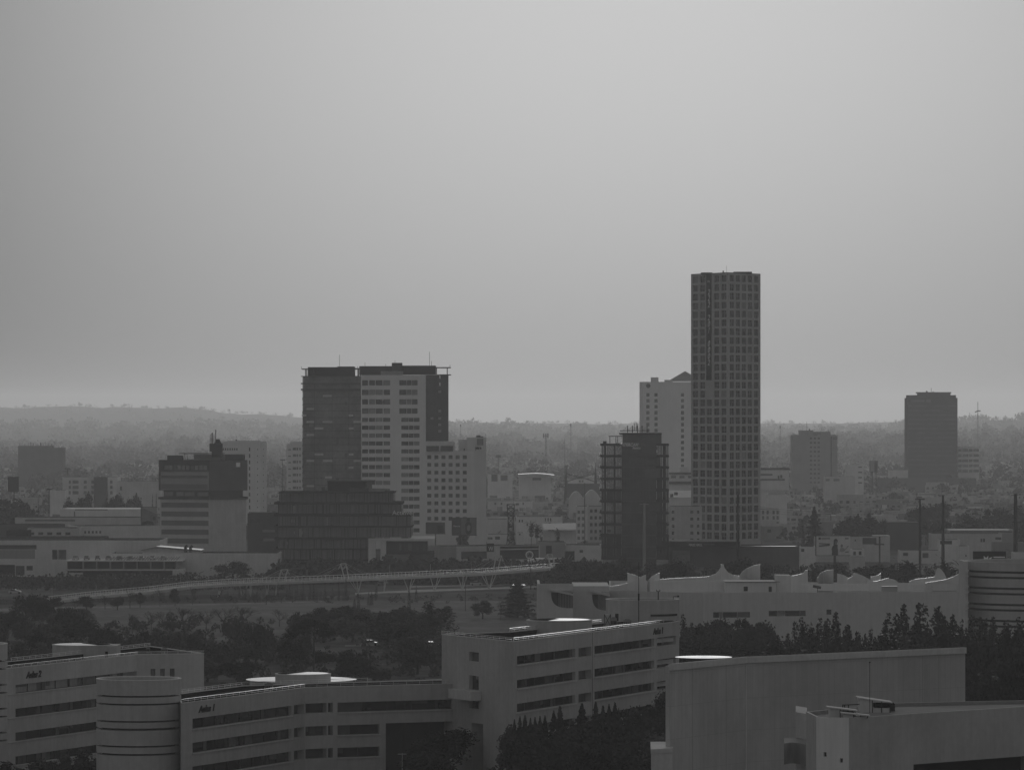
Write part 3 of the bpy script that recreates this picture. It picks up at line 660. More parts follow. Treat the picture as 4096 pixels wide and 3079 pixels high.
for k in range(10):
    Va,Vb=slabs[k]+9,slabs[k+1]
    for (u0,u1,m_) in((2406,2415,'clear'),(2416,2425,'black'),(2426,2453,'clear'),(2454,2463,'black'),(2464,2485,'clear'),(2627,2650,'glass' if k>1 else 'clear'),(2651,2664,'black'),(2665,2675,'clear')):
        if k in(4,8,9) and m_=='clear': m_='glass'
        q=MB(); q.box(PX(u0,Y),PX(u1,Y),Y+.4,Y+.55,z(Vb)+.01,z(Va)-.01); q=q.build('glass_bay',m_,bt)
    q=MB()
    for u in(2410,2430,2436,2444,2451,2468,2474,2480,2633,2640,2645,2668): q.box(PX(u,Y),PX(u,Y)+.14,Y+.2,Y+.38,z(Vb)+.01,z(Va)-.01)
    q.build('mullion','black',bt)
    q=MB(); u0=2398; q.box(PX(u0,Y),PX(u0,Y)+.06,Y-.4,Y+5,z(Vb+2),z(Vb-10)); q.box(PX(u0,Y),PX(2404,Y),Y-.45,Y-.4,z(Vb-9),z(Vb-10)); q.build('balcony_rail','rail' if k<6 else 'wmetal',bt)
    if k in(1,2,5): 
        q=MB(); q.box(PX(2576,Y),PX(2640,Y),Y-.5,Y-.13,z(Vb),z(Va)); q.build('projecting_bay','tint',bt)
pb(bt,'penthouse','black',[(2481,2647,1731,1738)],Y+1,20); pb(bt,'penthouse_wall','tint',[(2491,2646,1738.1,1773.9)],Y+2,18)
pb(bt,'canopy','black',[(2436,2490,1743,1746)],Y+1,8)
q=MB(); 
for u in(2440,2464,2471): q.tube((PX(u,Y),Y+2,z(1774)),(PX(u,Y),Y+2,z(1745)),.14,5)
q.build('canopy_post','metal',bt)
q=MB(); q.box(PX(2483,Y),PX(2598,Y),Y+4,Y+10,z(1724),z(1721))
for u in(2512,2531,2551,2570,2590): 
    q.tube((PX(u,Y),Y+5,z(1730)),(PX(u,Y),Y+5,z(1702)),.2,5); q.tube((PX(u,Y),Y+5,z(1704)),(PX(u-19,Y),Y+5,z(1720)),.06,4); q.tube((PX(u,Y),Y+5,z(1712)),(PX(u-14,Y),Y+5,z(1720)),.06,4)
q.build('roof_frame','metal',bt)
for u,v in((2537,1692),(2545,1690),(2551,1694)): ant(bt,u,v,1722,Y+6,.14)
b=MB(); b.cyl(PX(2420,Y),Y+3,.7,z(1774),z(1764),10); b.build('planter','black',bt)
text('INTERCAM',1.75,(PX(2479,Y),Y-.25,z(1784.5)),(1,0),'signw',bt,shear=.2,sx=.86,bold=.03); text('Banco',1.15,(PX(2530,Y),Y-.25,z(1795)),(1,0),'signw',bt,shear=.15,bold=.02,sx=1.1)
b=MB(); b.ring(PX(2471.5,Y),0,.82,.55,0,.1,20)
me=[(x,Y-.3,z(1778)+ (y)) for x,y,zq_ in b.v]; b.v=me; b.build('emblem','signw',bt)
b=MB()
for i in range(3): b.tube((PX(2466,Y),Y-.3,z(1782-i*3.5)),(PX(2476,Y),Y-.3,z(1778-i*3.5)),.1,4)
b.build('emblem_stripe','signw',bt)
# pyramid-topped hotel
Y=2900; z8=lambda V:PZ(V,2900)
f=[P2(2558,Y+14),P2(2572,Y),P2(2800,Y),P2(2800,Y+22),P2(2558,Y+36)]
rows=[1579+23.75*k for k in range(13)]
g=grid(f[1],f[2],(2591.5,2624,2730),rows,12.5,13.5,Y,('glassm','glassm','glass'))
pt_=bld('hotel_tower','tall pale tower with pyramid roof, half hidden behind the tallest tower','tower',f,0,z8(1527),'cream','rooff',{1:g},depth=.25)
pb(pt_,'roof_room','cream',[(2604,2634,1509,1527.5)],Y+2,6); pb(pt_,'roof_kerb','cream',[(2659,2690,1519,1526.8)],Y+1,6)
b=MB(); a=[(PX(2672,Y),Y+1,z8(1524)),(PX(2812,Y),Y+1,z8(1524)),(PX(2812,Y),Y+21,z8(1524)),(PX(2672,Y),Y+21,z8(1524))]; top=(PX(2743,Y),Y+11,z8(1483.5))
for k in range(4): b.face(a[k],a[(k+1)%4],top)
b.build('pyramid_roof','roofg',pt_)
b=MB(); b.cyl(PX(2593,Y),0,1.3,0,.1,18); b.v=[(x,Y-.12-zz_*.5,z8(1543)+y) for x,y,zz_ in b.v]; b.build('round_sign','dgrey',pt_)
# mall storeys at its foot
Y=2780; zm=lambda V:PZ(V,2780)
mf=frect(2674,3135,Y,60); ml=bld('shopping_mall','pale stepped mall with dark fascia bands at the foot of the tallest tower','building',mf,0,zm(1895),'whiteb','roofw',{0:[hp(mf[0],mf[1],2684+i*34,2704+i*34,zm(1912),zm(1903),'glassm') for i in range(3)]},par=.5)
pb(ml,'fascia','dgrey',[(2676,2768,1889,1896),(3040,3160,1871,1879),(3040,3090,1895,1901),(3040,3139,1915,1921),(2676,2768,1925,1935)],Y-1.2,1.1)
pb(ml,'upper_storey','whiteb',[(3041,3155,1879.2,1960),(2722,2770,1868,1889)],Y-1,22); pb(ml,'sign_panel','dgrey',[(3121,3129,1899,1912)],Y-1.3,.25)
pb(ml,'band','dgrey',[(3111,3118,1901.5,1914.8)],Y-1.3,.2)
Y=2600; b=MB(); x0,x1=PX(3072,Y),PX(3142,Y); n=22
for i in range(n):
    b.extr([(x0+(x1-x0)*i/n,PZ(1978,Y)),(x0+(x1-x0)*(i+1)/n-.1,PZ(1978,Y)),(x0+(x1-x0)*(i+1)/n-.1,PZ(1966,Y)),(x0+(x1-x0)*i/n,PZ(1965,Y))],Y,Y+14)
t=thing('barrel_roof_hall','low hall with bright ribbed barrel roof below the stepped mall','building',(PX(3107,Y),Y,0)); b.build('ribbed_roof','roofw',t); b=MB(); b.box(x0-.8,x1+.8,Y+.1,Y+16,0,PZ(1978.1,Y)); b.build('wall','whiteb',t)
Y=2350; b=MB(); b.extr([(PX(2676,Y),PZ(1988,Y)),(PX(2772,Y),PZ(1988,Y)),(PX(2772,Y),PZ(1987,Y)),(PX(2676,Y),PZ(1987,Y))],Y,Y+2)
t=thing('roof_terrace_house','low building with bright white roof and water tanks beside the bank tower','building',(PX(2720,Y),Y,0)); w=MB(); pbox(w,2672,2785,1990,2190,Y,28); w.build('wall','whiteb',t)
w=MB(); w.face((PX(2672,Y),Y,PZ(1989,Y)),(PX(2785,Y),Y,PZ(1989,Y)),(PX(2785,Y),Y+28,PZ(1964,Y)),(PX(2672,Y),Y+28,PZ(1964,Y))); w.face((PX(2785,Y),Y,PZ(1989.5,Y)),(PX(2672,Y),Y,PZ(1989.5,Y)),(PX(2672,Y),Y+28,PZ(1964.5,Y)),(PX(2785,Y),Y+28,PZ(1964.5,Y))); w.build('sloped_roof','roofw',t)
pb(t,'roof_tank','dgrey',[(2681,2693,1975,1988),(2697,2711,1968,1980)],Y-1.3,1.2)
# grey mid tower
Y=3670; f=frect(3169,3350,Y,24)
g=grid(f[0],f[1],(3244,3259.5,3275),[1753+17.6*k for k in range(11)],9,7,Y,('glass','glassm'))
gt=bld('office_tower','plain grey tower with three columns of small windows, right of the tallest tower','tower',f,0,PZ(1739,Y),'grey','rooff',{0:g},depth=.3)
pb(gt,'roof_room','grey',[(3198,3253,1721,1739.4)],Y+1,14); pb(gt,'roof_room','grey',[(3253.4,3322,1726,1739.4)],Y+1.5,14); pb(gt,'dark_slot','black',[(3322.5,3327,1745,1905)],Y-.12,.11)
ant(gt,3227,1686,1721,Y+4,.1); ant(gt,3315,1719,1726,Y+4,.15); b=MB(); b.cyl(PX(3239,Y),Y+3,.5,PZ(1721,Y),PZ(1716,Y),8); b.build('dish','metal',gt)
pb(gt,'sign_letters','dgrey',[(3254,3284,1732,1735),(3254,3270,1738.5,1741),(3331,3349,1748,1751),(3331,3349,1754,1757)],Y-.2,.15)
# far dark slab tower
Y=4250; f=frect(3629,3830,Y,30); dt=bld('office_tower','broad plain dark tower with stepped cap standing alone at right','tower',f,0,PZ(1591,Y),'black','rooff',{},depth=.3)
w=MB()
for k in range(17):
    V=1620+18*k; pbox(w,3634,3825,V,V+7,Y-.12,.1)
w.build('window_band','tint',dt)
pb(dt,'roof_step','black',[(3633.5,3824,1580,1591.2)],Y+1,26); pb(dt,'roof_room','black',[(3675,3802,1573,1580.2)],Y+3,18); pb(dt,'roof_slab','black',[(3670,3805,1568,1573.1)],Y+2.5,19)
ant(dt,3725,1551,1568,Y+8,.18); b=MB(); b.tube((PX(3709,Y),Y+8,PZ(1568,Y)),(PX(3712,Y),Y+8,PZ(1564,Y)),.8,6); b.tube((PX(3736,Y),Y+8,PZ(1568,Y)),(PX(3736,Y),Y+8,PZ(1565,Y)),.5,6); b.build('dish','metal',dt)
pb(dt,'sign_panel','dgrey',[(3705,3724,1597,1609),(3643,3698,1599,1607)],Y-.25,.1)
Y=4280; f=frect(3830,3917,Y,20)
g=[hp(f[0],f[1],u0,u1,PZ(1806+20.7*k,Y),PZ(1795+20.7*k,Y),'glass') for k in range(5) for u0,u1 in((3831,3847),(3848.5,3873),(3874.5,3891),(3892.5,3916))]
bld('office_block','banded pale block with five dark window rows beside the broad dark tower','building',f,0,PZ(1785,Y),'cream','rooff',{0:g},depth=.5)
# unfinished frame, left
Y=4350; f=frect(72,250,Y,30); uf=bld('unfinished_building','bulky unfinished concrete building with starter bars on its roof','building',f,0,PZ(1791,Y),'dgrey','rooff',{},par=.3)
pb(uf,'upper_storey','dgrey',[(72,203,1783,1790.8)],Y+.1,26)
b=MB()
for i in range(34):
    u=74+i*5.2+rnd.uniform(-2,2); v0=1772+rnd.uniform(-4,6)+(7 if u>205 else 0)
    b.tube((PX(u,Y),Y+rnd.uniform(1,20),PZ(1792,Y)),(PX(u,Y),Y+rnd.uniform(1,20),PZ(v0,Y)),rnd.choice([.14,.14,.5]),4)
b.build('starter_bar','metal',uf)
# left office block in two volumes
Y=2140; z1=lambda V:PZ(V,2140)
fu=[P2(635,Y+10),P2(837,Y),P2(990,Y+10)]; fu+=[(fu[2][0]-4,Y+34),(fu[0][0]+4,Y+34)]
g=[hp(fu[0],fu[1],655+i*17.4,671+i*17.4,z1(1879),z1(1861),rnd.choice(['curtain','glassm','curtain'])) for i in range(10)]
ob=bld('office_block','dark two-volume office block with recessed storey and roof canopy','building',fu,z1(1962),z1(1840),'black','rooff',{0:g},depth=.5)
def slabon(root,name,m,A,B,U0,U1,V0,V1,out=.3,th=.25,Yr=2140):
    b=MB(); p0=wallpt(A,B,U0,out);p1=wallpt(A,B,U1,out); b.lbox(tuple(p0),tuple(p1),th,PZ(V1,Yr),PZ(V0,Yr)); return b.build(name,m,root)
slabon(ob,'panel','grey',fu[0],fu[1],644,836,1887,1960,.14); 
slabon(ob,'window_band','glassm',fu[0],fu[1],646,832,1902,1912,.3,.1); slabon(ob,'window_band','spandrel',fu[0],fu[1],646,832,1936,1956,.3,.1)
slabon(ob,'sign','signg',fu[1],fu[2],944,960,1850,1868,.1,.1); slabon(ob,'side_panel','dgrey',fu[1],fu[2],839,989,1843,1961,.02,.05)
fn=inset(fu,1.9); w=MB(); w.prism(fn,z1(1989),z1(1962)-.01); w.build('recessed_storey','black',ob)
g=[(658,692),(706,734),(738,778),(790,834)]
for a,c in g: slabon(ob,'window','curtain',fn[0],fn[1],a,min(c,836),1968,1984,.05,.05)
fl=inset(fu,.5); w=MB(); w.prism(inset(fl,-.7),z1(1997),z1(1988)); w.build('ledge','black',ob)
w=MB(); w.prism(fl,0,z1(1997)-.01); w.build('lower_wall','white',ob)
for k in range(5): slabon(ob,'window_band','spandrel',fl[0],fl[1],646,834,2010+36*k,2030+36*k,.06,.06)
pb(ob,'roof_box','black',[(669,729,1821,1840.5)],Y+8,8); pb(ob,'roof_box','black',[(900,975,1817,1840.5)],Y+9,10); pb(ob,'roof_room','grey',[(775,900,1817,1840.5)],Y+11,10)
pb(ob,'roof_canopy','metal',[(715,893,1812,1815)],Y+6,12); q=MB()
for u in(736,745,880): q.tube((PX(u,Y),Y+8,z1(1841)),(PX(u-2,Y),Y+8,z1(1814)),.14,5)
q.build('canopy_post','metal',ob)
pb(ob,'tank_tower','black',[(838,888,1774,1806),(847,887,1806.1,1828)],Y+9,6)
b=MB(); b.cyl(PX(865,Y),Y+12,1.6,z1(1774),z1(1756),10,.7); b.build('dish_cluster','black',ob)
for u,v in((841,1736),(846,1732),(850,1730),(856,1735),(863,1718)): ant(ob,u,v,1774,Y+11,.22 if u in(850,863) else .12)
# hotel slab behind it
Y=2600; f=[P2(884,Y+6),P2(1041,Y),P2(1067,Y+9)]; f+=[(f[2][0]-2,Y+24),(f[0][0],Y+24)]
g=grid(f[0],f[1],(998,),[1797+25.7*k for k in range(11)],5.5,15,Y,('glassm','glass'))+[hp(f[0],f[1],890+i*9,896+i*9,PZ(1801,Y),PZ(1792,Y),'glassm') for i in range(7)]+grid(f[0],f[1],(1030,),[1797+25.7*k for k in range(10)],4,4,Y,('glassm',))
g2=grid(f[1],f[2],(1054,),[1797+25.7*k for k in range(10)],4,4,Y,('glassm',))
hs=bld('apartment_slab','tall pale slab with few windows behind the dark office block with canopy','tower',f,0,PZ(1767,Y),'cream','rooff',{0:g,1:g2},depth=.25); pb(hs,'roof_step','cream',[(908,1040,1762,1767.3)],Y+5,12); ant(hs,946,1757,1762,Y+8,.4,'vent')
Y=2620; f=frect(1146,1260,Y,20)
g=[]
for k in range(8):
    V=1795+25.9*k
    for u0,u1,h in((1153,1164,4),(1171,1184,10),(1186,1192,10),(1196,1199,10),(1201,1204,10)): g.append(hp(f[0],f[1],u0,u1,PZ(V+5,Y),PZ(V+5-h,Y),'glassm'))
a3=bld('apartment_slab','pale slab with eight rows of windows, left neighbour of the twin dark-and-light tower','tower',f,0,PZ(1775,Y),'cream','rooff',{0:g},depth=.25); pb(a3,'roof_step','cream',[(1164,1250,1766,1775.3)],Y+2,12)
# twin tower
Y=2240; z4=lambda V:PZ(V,2240)
tw=thing('apartment_tower','wide twin tower, dark glass half at left and pale half with window bays','tower',(PX(1500,Y+15),Y+15,0))
fD=[P2(1212,Y+8),P2(1445,Y+2),P2(1445,Y+30),P2(1212,Y+36)]
w=MB(); w.prism(fD,0,z4(1503)); w.build('dark_wall','tint2',tw)
A_,B_=fD[0],fD[1]
w=MB(); k=0
for k in range(24):
    V=1534+27*k; p0=wallpt(A_,B_,1212,.05);p1=wallpt(A_,B_,1444,.05); w.lbox(tuple(p0),tuple(p1),.1,z4(V+1.5),z4(V))
for u in(1257,1328,1395): p0=wallpt(A_,B_,u,.1); w.lbox(tuple(p0),(p0.x+.15,p0.y),.12,0,z4(1534))
w.build('mullion','black',tw)
for (u0,u1,V0) in((1291,1328,1579),(1226,1257,1631),(1395,1414,1657),(1226,1257,1683),(1290,1330,1683),(1414,1444,1683),(1258,1294,1709),(1395,1415,1709),(1226,1257,1735),(1258,1294,1813),(1395,1415,1813),(1226,1257,1839),(1292,1330,1839),(1414,1444,1839),(1394,1415,1866),(1226,1257,1940),(1207,1226,1657),(1300,1329,1905)):
    slabon(tw,'spandrel_panel','white',A_,B_,u0+.5,u1-.5,V0,V0+8,.16,.1,2240)
slabon(tw,'terrace_band','dgrey',A_,B_,1206,1444,1531,1536,.8,.8,2240); slabon(tw,'terrace_band','dgrey',A_,B_,1206,1444,1554,1561,.8,.8,2240); slabon(tw,'terrace_band','dgrey',A_,B_,1206,1444,1503,1506,.8,.8,2240)
slabon(tw,'window','curtain',A_,B_,1236,1252,1696,1707,.12,.05,2240)
for k in range(8):
    u=rnd.choice([1384,1350,1410]); slabon(tw,'window','glassm',A_,B_,u-5,u+5,1590+k*52+rnd.uniform(0,20),1600+k*52+20,.12,.05,2240)
q=MB()
for k in range(15):
    V=1563+27.3*k; q.box(PX(1206,Y),PX(1213,Y),Y+8,Y+14,z4(V+9),z4(V)) if k%2 else q.box(PX(1206,Y),PX(1213,Y),Y+8,Y+14,z4(V+3),z4(V))
q.box(PX(1207,Y),PX(1207,Y)+.15,Y+8,Y+8.3,z4(1950),z4(1504)); q.build('balcony','black',tw)
# light half
fL=[P2(1445.5,Y),P2(1703,Y-3),P2(1793,Y+10)]; fL+=[(fL[2][0]-2,Y+36),(fL[0][0],Y+36)]
g=[];Vs=[1531,1569,1607,1643.5]+[1678.5+31.5*k for k in range(16)]
mm=lambda:rnd.choice(['glass','glass','glassm','curtain'])
for i,V in enumerate(Vs):
    hh=10.5 if i<4 else 8
    for (u0,u1) in([(1447,1474),(1475,1502),(1503,1531),(1534,1560)] if i%2 else [(1448,1472),(1476,1500),(1502,1530),(1532,1561)]):
        g.append(hp(fL[0],fL[1],u0,u1,z4(V+hh),z4(V-hh),mm()))
    o=0 if i<4 else 8
    for (u0,u1) in((1597+o,1626+o),(1627+o,1646+o),(1647+o,1670+o)):
        g.append(hp(fL[0],fL[1],u0,u1,z4(V+hh),z4(V-hh),mm()))
w=MB()
for k in range(5):
    facade(w,fL[k],fL[(k+1)%5],0,z4(1500) if k<1 else z4(1498),[tuple(h) for h in g] if k==0 else [],.6)
w.build('pale_wall','cream',tw); w=MB(); w.prism(inset(fL,.1),z4(1502),z4(1500)); w.build('roof','rooff',tw)
for i,h in enumerate(g):
    if i<100: window(fL[0],fL[1],h,.6,tw)
w={}
for h in g[100:]:
    Aq=Vector(fL[0]);Bq=Vector(fL[1]); d=(Bq-Aq).normalized(); n_=Vector((-d.y,d.x)); ptq=lambda s,zv:(*(Aq+d*s+n_*.6),zv)
    w.setdefault(h[4],MB()).face(ptq(h[0],h[2]),ptq(h[1],h[2]),ptq(h[1],h[3]),ptq(h[0],h[3]))
for mn,q in w.items(): tag(q.build('window',mn,tw),None,None,kind='stuff')
slabon(tw,'dark_side','dgrey',fL[1],fL[2],1703,1793,1500,2150,.1,.1,2240)
for u,v in((1757,1507),(1757,1536)): slabon(tw,'window','signw',fL[1],fL[2],u-1.5,u+3.5,v-6,v+7,.2,.1,2240)
for u,v in((1757,1566),(1757,1643),(1726,1673),(1757,1673),(1757,1698),(1757,1724)): slabon(tw,'window','grey',fL[1],fL[2],u-6,u+6,v-5,v+5,.2,.1,2240)
# crown of the twin tower
pb(tw,'roof_room','black',[(1231,1417,1468,1503)],Y+10,14); pb(tw,'roof_room','black',[(1437,1568,1464,1500),(1609,1742,1468,1498)],Y+10,14)
pb(tw,'lift_room','dgrey',[(1567,1608,1451,1490)],Y+9,9); pb(tw,'roof_room','grey',[(1523,1612,1484,1500)],Y+5,4)
pb(tw,'roof_slab','black',[(1206,1420,1474,1477),(1416,1440,1472,1476),(1600,1802,1468,1471),(1609,1742,1462,1468),(1232,1290,1469,1474),(1350,1416,1465.5,1474)],Y+7,18)
pb(tw,'terrace_edge','black',[(1700,1803,1497,1500)],Y+5,16)
q=MB()
for u,a_,c_ in((1219,1476,1505),(1224,1476,1505),(1231,1476,1496),(1237,1476,1496),(1243,1476,1496),(1249,1476,1496),(1257,1476,1500),(1411,1474,1505),(1429,1472,1505),(1432,1472,1505),(1439,1480,1505),(1745,1470,1498),(1788,1470,1498)): q.tube((PX(u,Y),Y+9,z4(c_)),(PX(u,Y),Y+9,z4(a_)),.22,5)
q.build('roof_column','black',tw)
for u,v,c_ in((1358,1419,1466),(1460,1449,1465),(1718,1407,1462),(1726,1444,1462),(1543,1455,1466),(1580,1442,1451),(1800,1459,1470),(1206,1466,1475),(1430,1464,1472)): ant(tw,u,v,c_,Y+14,.09)
# hotel with sign
Y=2140; zh=lambda V:PZ(V,2140)
f=[P2(1703,Y+4),P2(1898,Y),P2(1945,Y+8)]; f+=[(f[2][0]-1,Y+24),(f[0][0],Y+26)]
g=grid(f[0],f[1],[1716.8+28.4*k for k in range(6)],[1828+30.75*k for k in range(9)],16,15,Y,('glassm','glassm','glass'))
ht=bld('hotel','pale hotel with a grid of small square windows and dark lettering at its top','tower',f,0,zh(1802),'cream','rooff',{0:g},depth=.25,par=.6)
pb(ht,'upper_storey','cream',[(1703,1817,1765,1801.5)],Y+4.5,14); pb(ht,'window_strip','glass',[(1705,1756,1783,1804),(1762,1812,1783,1804)],Y+1.6,.2)
w=MB(); fs=[P2(1866,Y+4),P2(1898,Y+.6),P2(1944,Y+8.6),P2(1942,Y+20),P2(1866,Y+20)]; w.prism(fs,zh(1801.8),zh(1749)); w.build('stair_tower','cream',ht)
pb(ht,'roof_room','cream',[(1834,1865.8,1758,1801.8)],Y+6,10); pb(ht,'roof_box','black',[(1905,1921,1741,1749.3),(1921.5,1933,1745,1749.3)],Y+8,5); pb(ht,'door','black',[(1855,1859,1793,1804)],Y+5.8,.15)
fa,fb=fs[1],fs[2]; dS=Vector(fb)-Vector(fa)
def sg(s,size,U,V,shear=.2,sx=1.,bold=.02):
    p=wallpt(fa,fb,U,.12); text(s,size,(p.x,p.y,zh(V)),dS,'sign',ht,shear=shear,sx=sx,bold=bold)
sg('Holiday Inn',1.5,1900,1796,sx=.72); sg('Express',2.1,1899,1811,sx=.84,bold=.0); sg('& Suites',1.25,1908,1825.5,.15,sx=.8)
for a_,c_,e,h in((1909,1931.5,1754,1755.2),(1909,1931.5,1779.5,1780.7),(1909,1910.2,1755.2,1779.5),(1930.3,1931.5,1755.2,1779.5)): slabon(ht,'emblem_frame','dgrey',fa,fb,a_,c_,e,h,.12,.1)
slabon(ht,'emblem','grey',fa,fb,1911,1930,1756,1778.5,.08,.08); ant(ht,1941,1734,1750,Y+10,.06)
# stepped dark glass office
Y=1880; z6=lambda V:PZ(V,1880)
st=thing('glass_office_block','stepped dark glass office with floor ledges and a white entrance portal','building',(PX(1380,Y),Y,0))
tiers=[(1117,1574,1972,2008,2),(1112,1606,2017,2053,1.2),(1111,1645,2064,2102,.6),(1111,1645,2109,2148,.6),(1111,1476,2156,2192,.6),(1111,1476,2198,2236,.6),(1111,1476,2243,2300,.6)]
for i,(u0,u1,v0,v1,dy) in enumerate(tiers):
    b=MB(); pbox(b,u0,u1,v0,v1+.0,Y+dy,32-dy); b=b.build('glass_storey','tint',st)
    q=MB(); u=u0+4
    while u<u1-3:
        if rnd.random()<.93: xx=PX(u,Y); q.box(xx,xx+.16,Y+dy-.16,Y+dy-.004,z6(v1)+.02,z6(v0)-.02)
        u+=rnd.choice([4.6,5.2,5.2,6])
    q.build('mullion','grey',b)
    for k in range(9):
        u=rnd.uniform(u0+8,u1-12); q=MB(); pbox(q,u,u+rnd.choice([4,7,11]),v0+5,v1-1,Y+dy-.1,.06); q.build('pale_blind','glassm' if k else 'grey',b)
led=[(1115,1577,1966,1972),(1096,1610,2008.1,2016.9),(1096,1648,2053.1,2063.9),(1096,1648,2102.1,2108.9),(1096,1480,2148.1,2155.9),(1096,1480,2192.1,2197.9),(1096,1480,2236.1,2242.9)]
for l in led: pb(st,'ledge','black',[l],Y-.8,32)
for u,v in((1166,2083),(1175,2083),(1175,2130),(1206,2130),(1147,2173),(1573,2186)):
    b=MB(); pbox(b,u,u+4,v-6,v+5,Y-.3,.15); b.build('open_window','curtain',st)
pb(st,'roof_room','black',[(1310,1462,1926,1966.3)],Y+8,14); pb(st,'roof_slab','dgrey',[(1308,1496,1921,1925.9)],Y+6,18); pb(st,'roof_wall','grey',[(1466,1488,1926,1953),(1463,1540,1953.1,1966.2)],Y+9,2); pb(st,'roof_vent','dgrey',[(1286,1300,1947,1966.3),(1400,1414,1950,1966.3),(1414.5,1475,1950,1966.3)],Y+6,3)
pb(st,'portal_column','whiteb',[(1473,1502,2163,2296),(1522,1544,2163,2296)],Y-4,3.5); pb(st,'portal_beam','whiteb',[(1473,1738,2153,2162.9)],Y-4.5,6)
pb(st,'side_wing','tint',[(1545,1710,2163.2,2208),(1640,1735,2216,2252)],Y-1,16); pb(st,'ledge','black',[(1545,1736,2205,2215.8)],Y-1.6,16)
q=MB()
for u in range(1550,1708,7): xx=PX(u,Y-1); q.box(xx,xx+.14,Y-1.12,Y-1.01,z6(2207),z6(2164))
q.build('mullion','black',st)
for u0,u1 in((1598,1606),(1632,1648),(1664,1672),(1692,1700)): pb(st,'pale_blind','glassm',[(u0,u1,2172,2200)],Y-1.2,.06)
q=MB(); q.box(PX(1740,Y-4),PX(1640,Y-4),Y-4.4,Y+14,z6(2152.8),z6(2151.8)); 
w=MB(); w.face((PX(1640,Y),Y+2,z6(2154)),(PX(1738,Y),Y+2,z6(2154)),(PX(1738,Y),Y+20,z6(2148)),(PX(1640,Y),Y+20,z6(2148))); w.face((PX(1738,Y),Y+2,z6(2154.5)),(PX(1640,Y),Y+2,z6(2154.5)),(PX(1640,Y),Y+20,z6(2148.5)),(PX(1738,Y),Y+20,z6(2148.5))); w.build('bright_canopy','roofw',st)
pb(st,'base_wall','whiteb',[(1110,1360,2285,2296)],Y-6,5); pb(st,'base_panel','grey',[(1236,1265,2252,2290),(1273,1308,2248,2290)],Y-.4,.3)
text('Actinver',2.4,(PX(1569,Y),Y-.9,z6(2058)),(1,0),'signg',st,bold=.0,sx=1.05)
# block between the office volumes
def simple(name,label,cat,U0,U1,V0,Y,D,wm='white',rm='rooff',wins=(),Vb=None,Y1=None,z0=0,par=.4,depth=.2,group=None):
    f=frect(U0,U1,Y,D,Y1); hh=[hp(f[0],f[1],a,b,PZ(d,Y),PZ(c,Y),(m_ if m_ else 'glass')) for a,b,c,d,m_ in wins]
    return bld(name,label,cat,f,z0,PZ(V0,Y),wm,rm,{0:hh},par=par,depth=depth,group=group)
simple('office_block','low dark block wedged between the left office block and the stepped glass office','building',990,1112,2052,1960,24,'dgrey','rooff',[(1000,1040,2075,2090,'glass'),(1050,1100,2118,2128,'curtain'),(1052,1100,2153,2163,'grey')])
# ---- low buildings between park and towers --------------------------------------------
W=lambda a,b,c,d,m='glass':(a,b,c,d,m)
s1=simple('store','long windowless white store with dark upper strip at the left edge','building',-60,640,2161,1835,40,'whiteb','rooff',[W(-60,146,2179,2196,'dgrey'),W(-60,140,2198,2234,'grey'),W(209,230,2198,2236),W(233,265,2198,2236,'glassm'),W(-60,60,2258,2300,'dark'),W(62,98,2262,2300,'dgrey'),W(106,131,2262,2280,'glass')])
simple('store','pale wall with sloping roofline right of the round dark tree by the footbridge','building',440,1112,2212,1812,26,'whiteb','rooff',[])
simple('arcade_building','low arcade with a row of arched windows above the long white store','building',110,318,2112,2010,24,'white','rooff',[W(117+i*36,137+i*36,2128,2139,'glass') for i in range(5)])
simple('arcade_building','low wing with small windows beside the arched arcade','building',318,640,2104,2030,24,'whiteb','rooff',[W(322+i*15,330+i*15,2123,2133,'glassm') for i in range(6)],Y1=2040)
simple('plant_room','black box building behind the long white store','building',25,112,2121,1960,14,'black','black')
simple('store','low dark glazed front under the arcade','building',-40,420,2147,1925,18,'dgrey','rooff',[W(190+i*40,222+i*40,2151,2162,'glass') for i in range(5)])
simple('hall','gabled pale hall beneath the dark trees at left','building',240,570,2034,2300,40,'whiteb','roofg',[W(296,300,2045,2068),W(300,430,2036,2040,'dgrey')])
simple('hall','wide hall with long thin roof edge behind the gabled hall','building',60,560,2070,2230,30,'white','rooff',[W(100,300,2078,2084,'dgrey')])
simple('hall','dark low shed roof in front of the wide hall','building',-20,240,2098,2140,24,'dgrey','roofd')
pk=thing('parking_deck','open parking deck with dark bays and cars on its roof','building',(PX(500,1795),1795,0)); Y=1795
b=MB(); pbox(b,262,730,2241,2245,Y,40); pbox(b,262,730,2276,2281,Y,40); pbox(b,262,268,2245,2310,Y,40)
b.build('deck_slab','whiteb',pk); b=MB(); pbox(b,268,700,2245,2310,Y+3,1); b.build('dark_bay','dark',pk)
b=MB(); 
for u in range(330,740,54): pbox(b,u,u+5,2245.1,2275.9,Y+.5,1)
b.build('column','grey',pk); b=MB(); pbox(b,690,740,2281.1,2320,Y-.5,6); pbox(b,262,330,2290,2320,Y-.5,1); b.build('wall','white',pk)
b=MB()
for i in range(26):
    u=440+i*10.5; b.tube((PX(u,Y),Y+4,PZ(2240,Y)),(PX(u+9,Y),Y+9,PZ(2229,Y)),.22,4)
b.build('sunshade_bar','roofg',pk)
gb=thing('gabled_hall','low hall with shallow pitched roof behind the parking deck','building',(PX(660,1810),1822,0)); Y=1822
b=MB(); b.extr([(PX(570,Y),0),(PX(800,Y),0),(PX(800,Y),PZ(2203,Y)),(PX(625,Y),PZ(2188,Y)),(PX(570,Y),PZ(2199,Y))],Y,Y+16); b.build('wall','whiteb',gb)
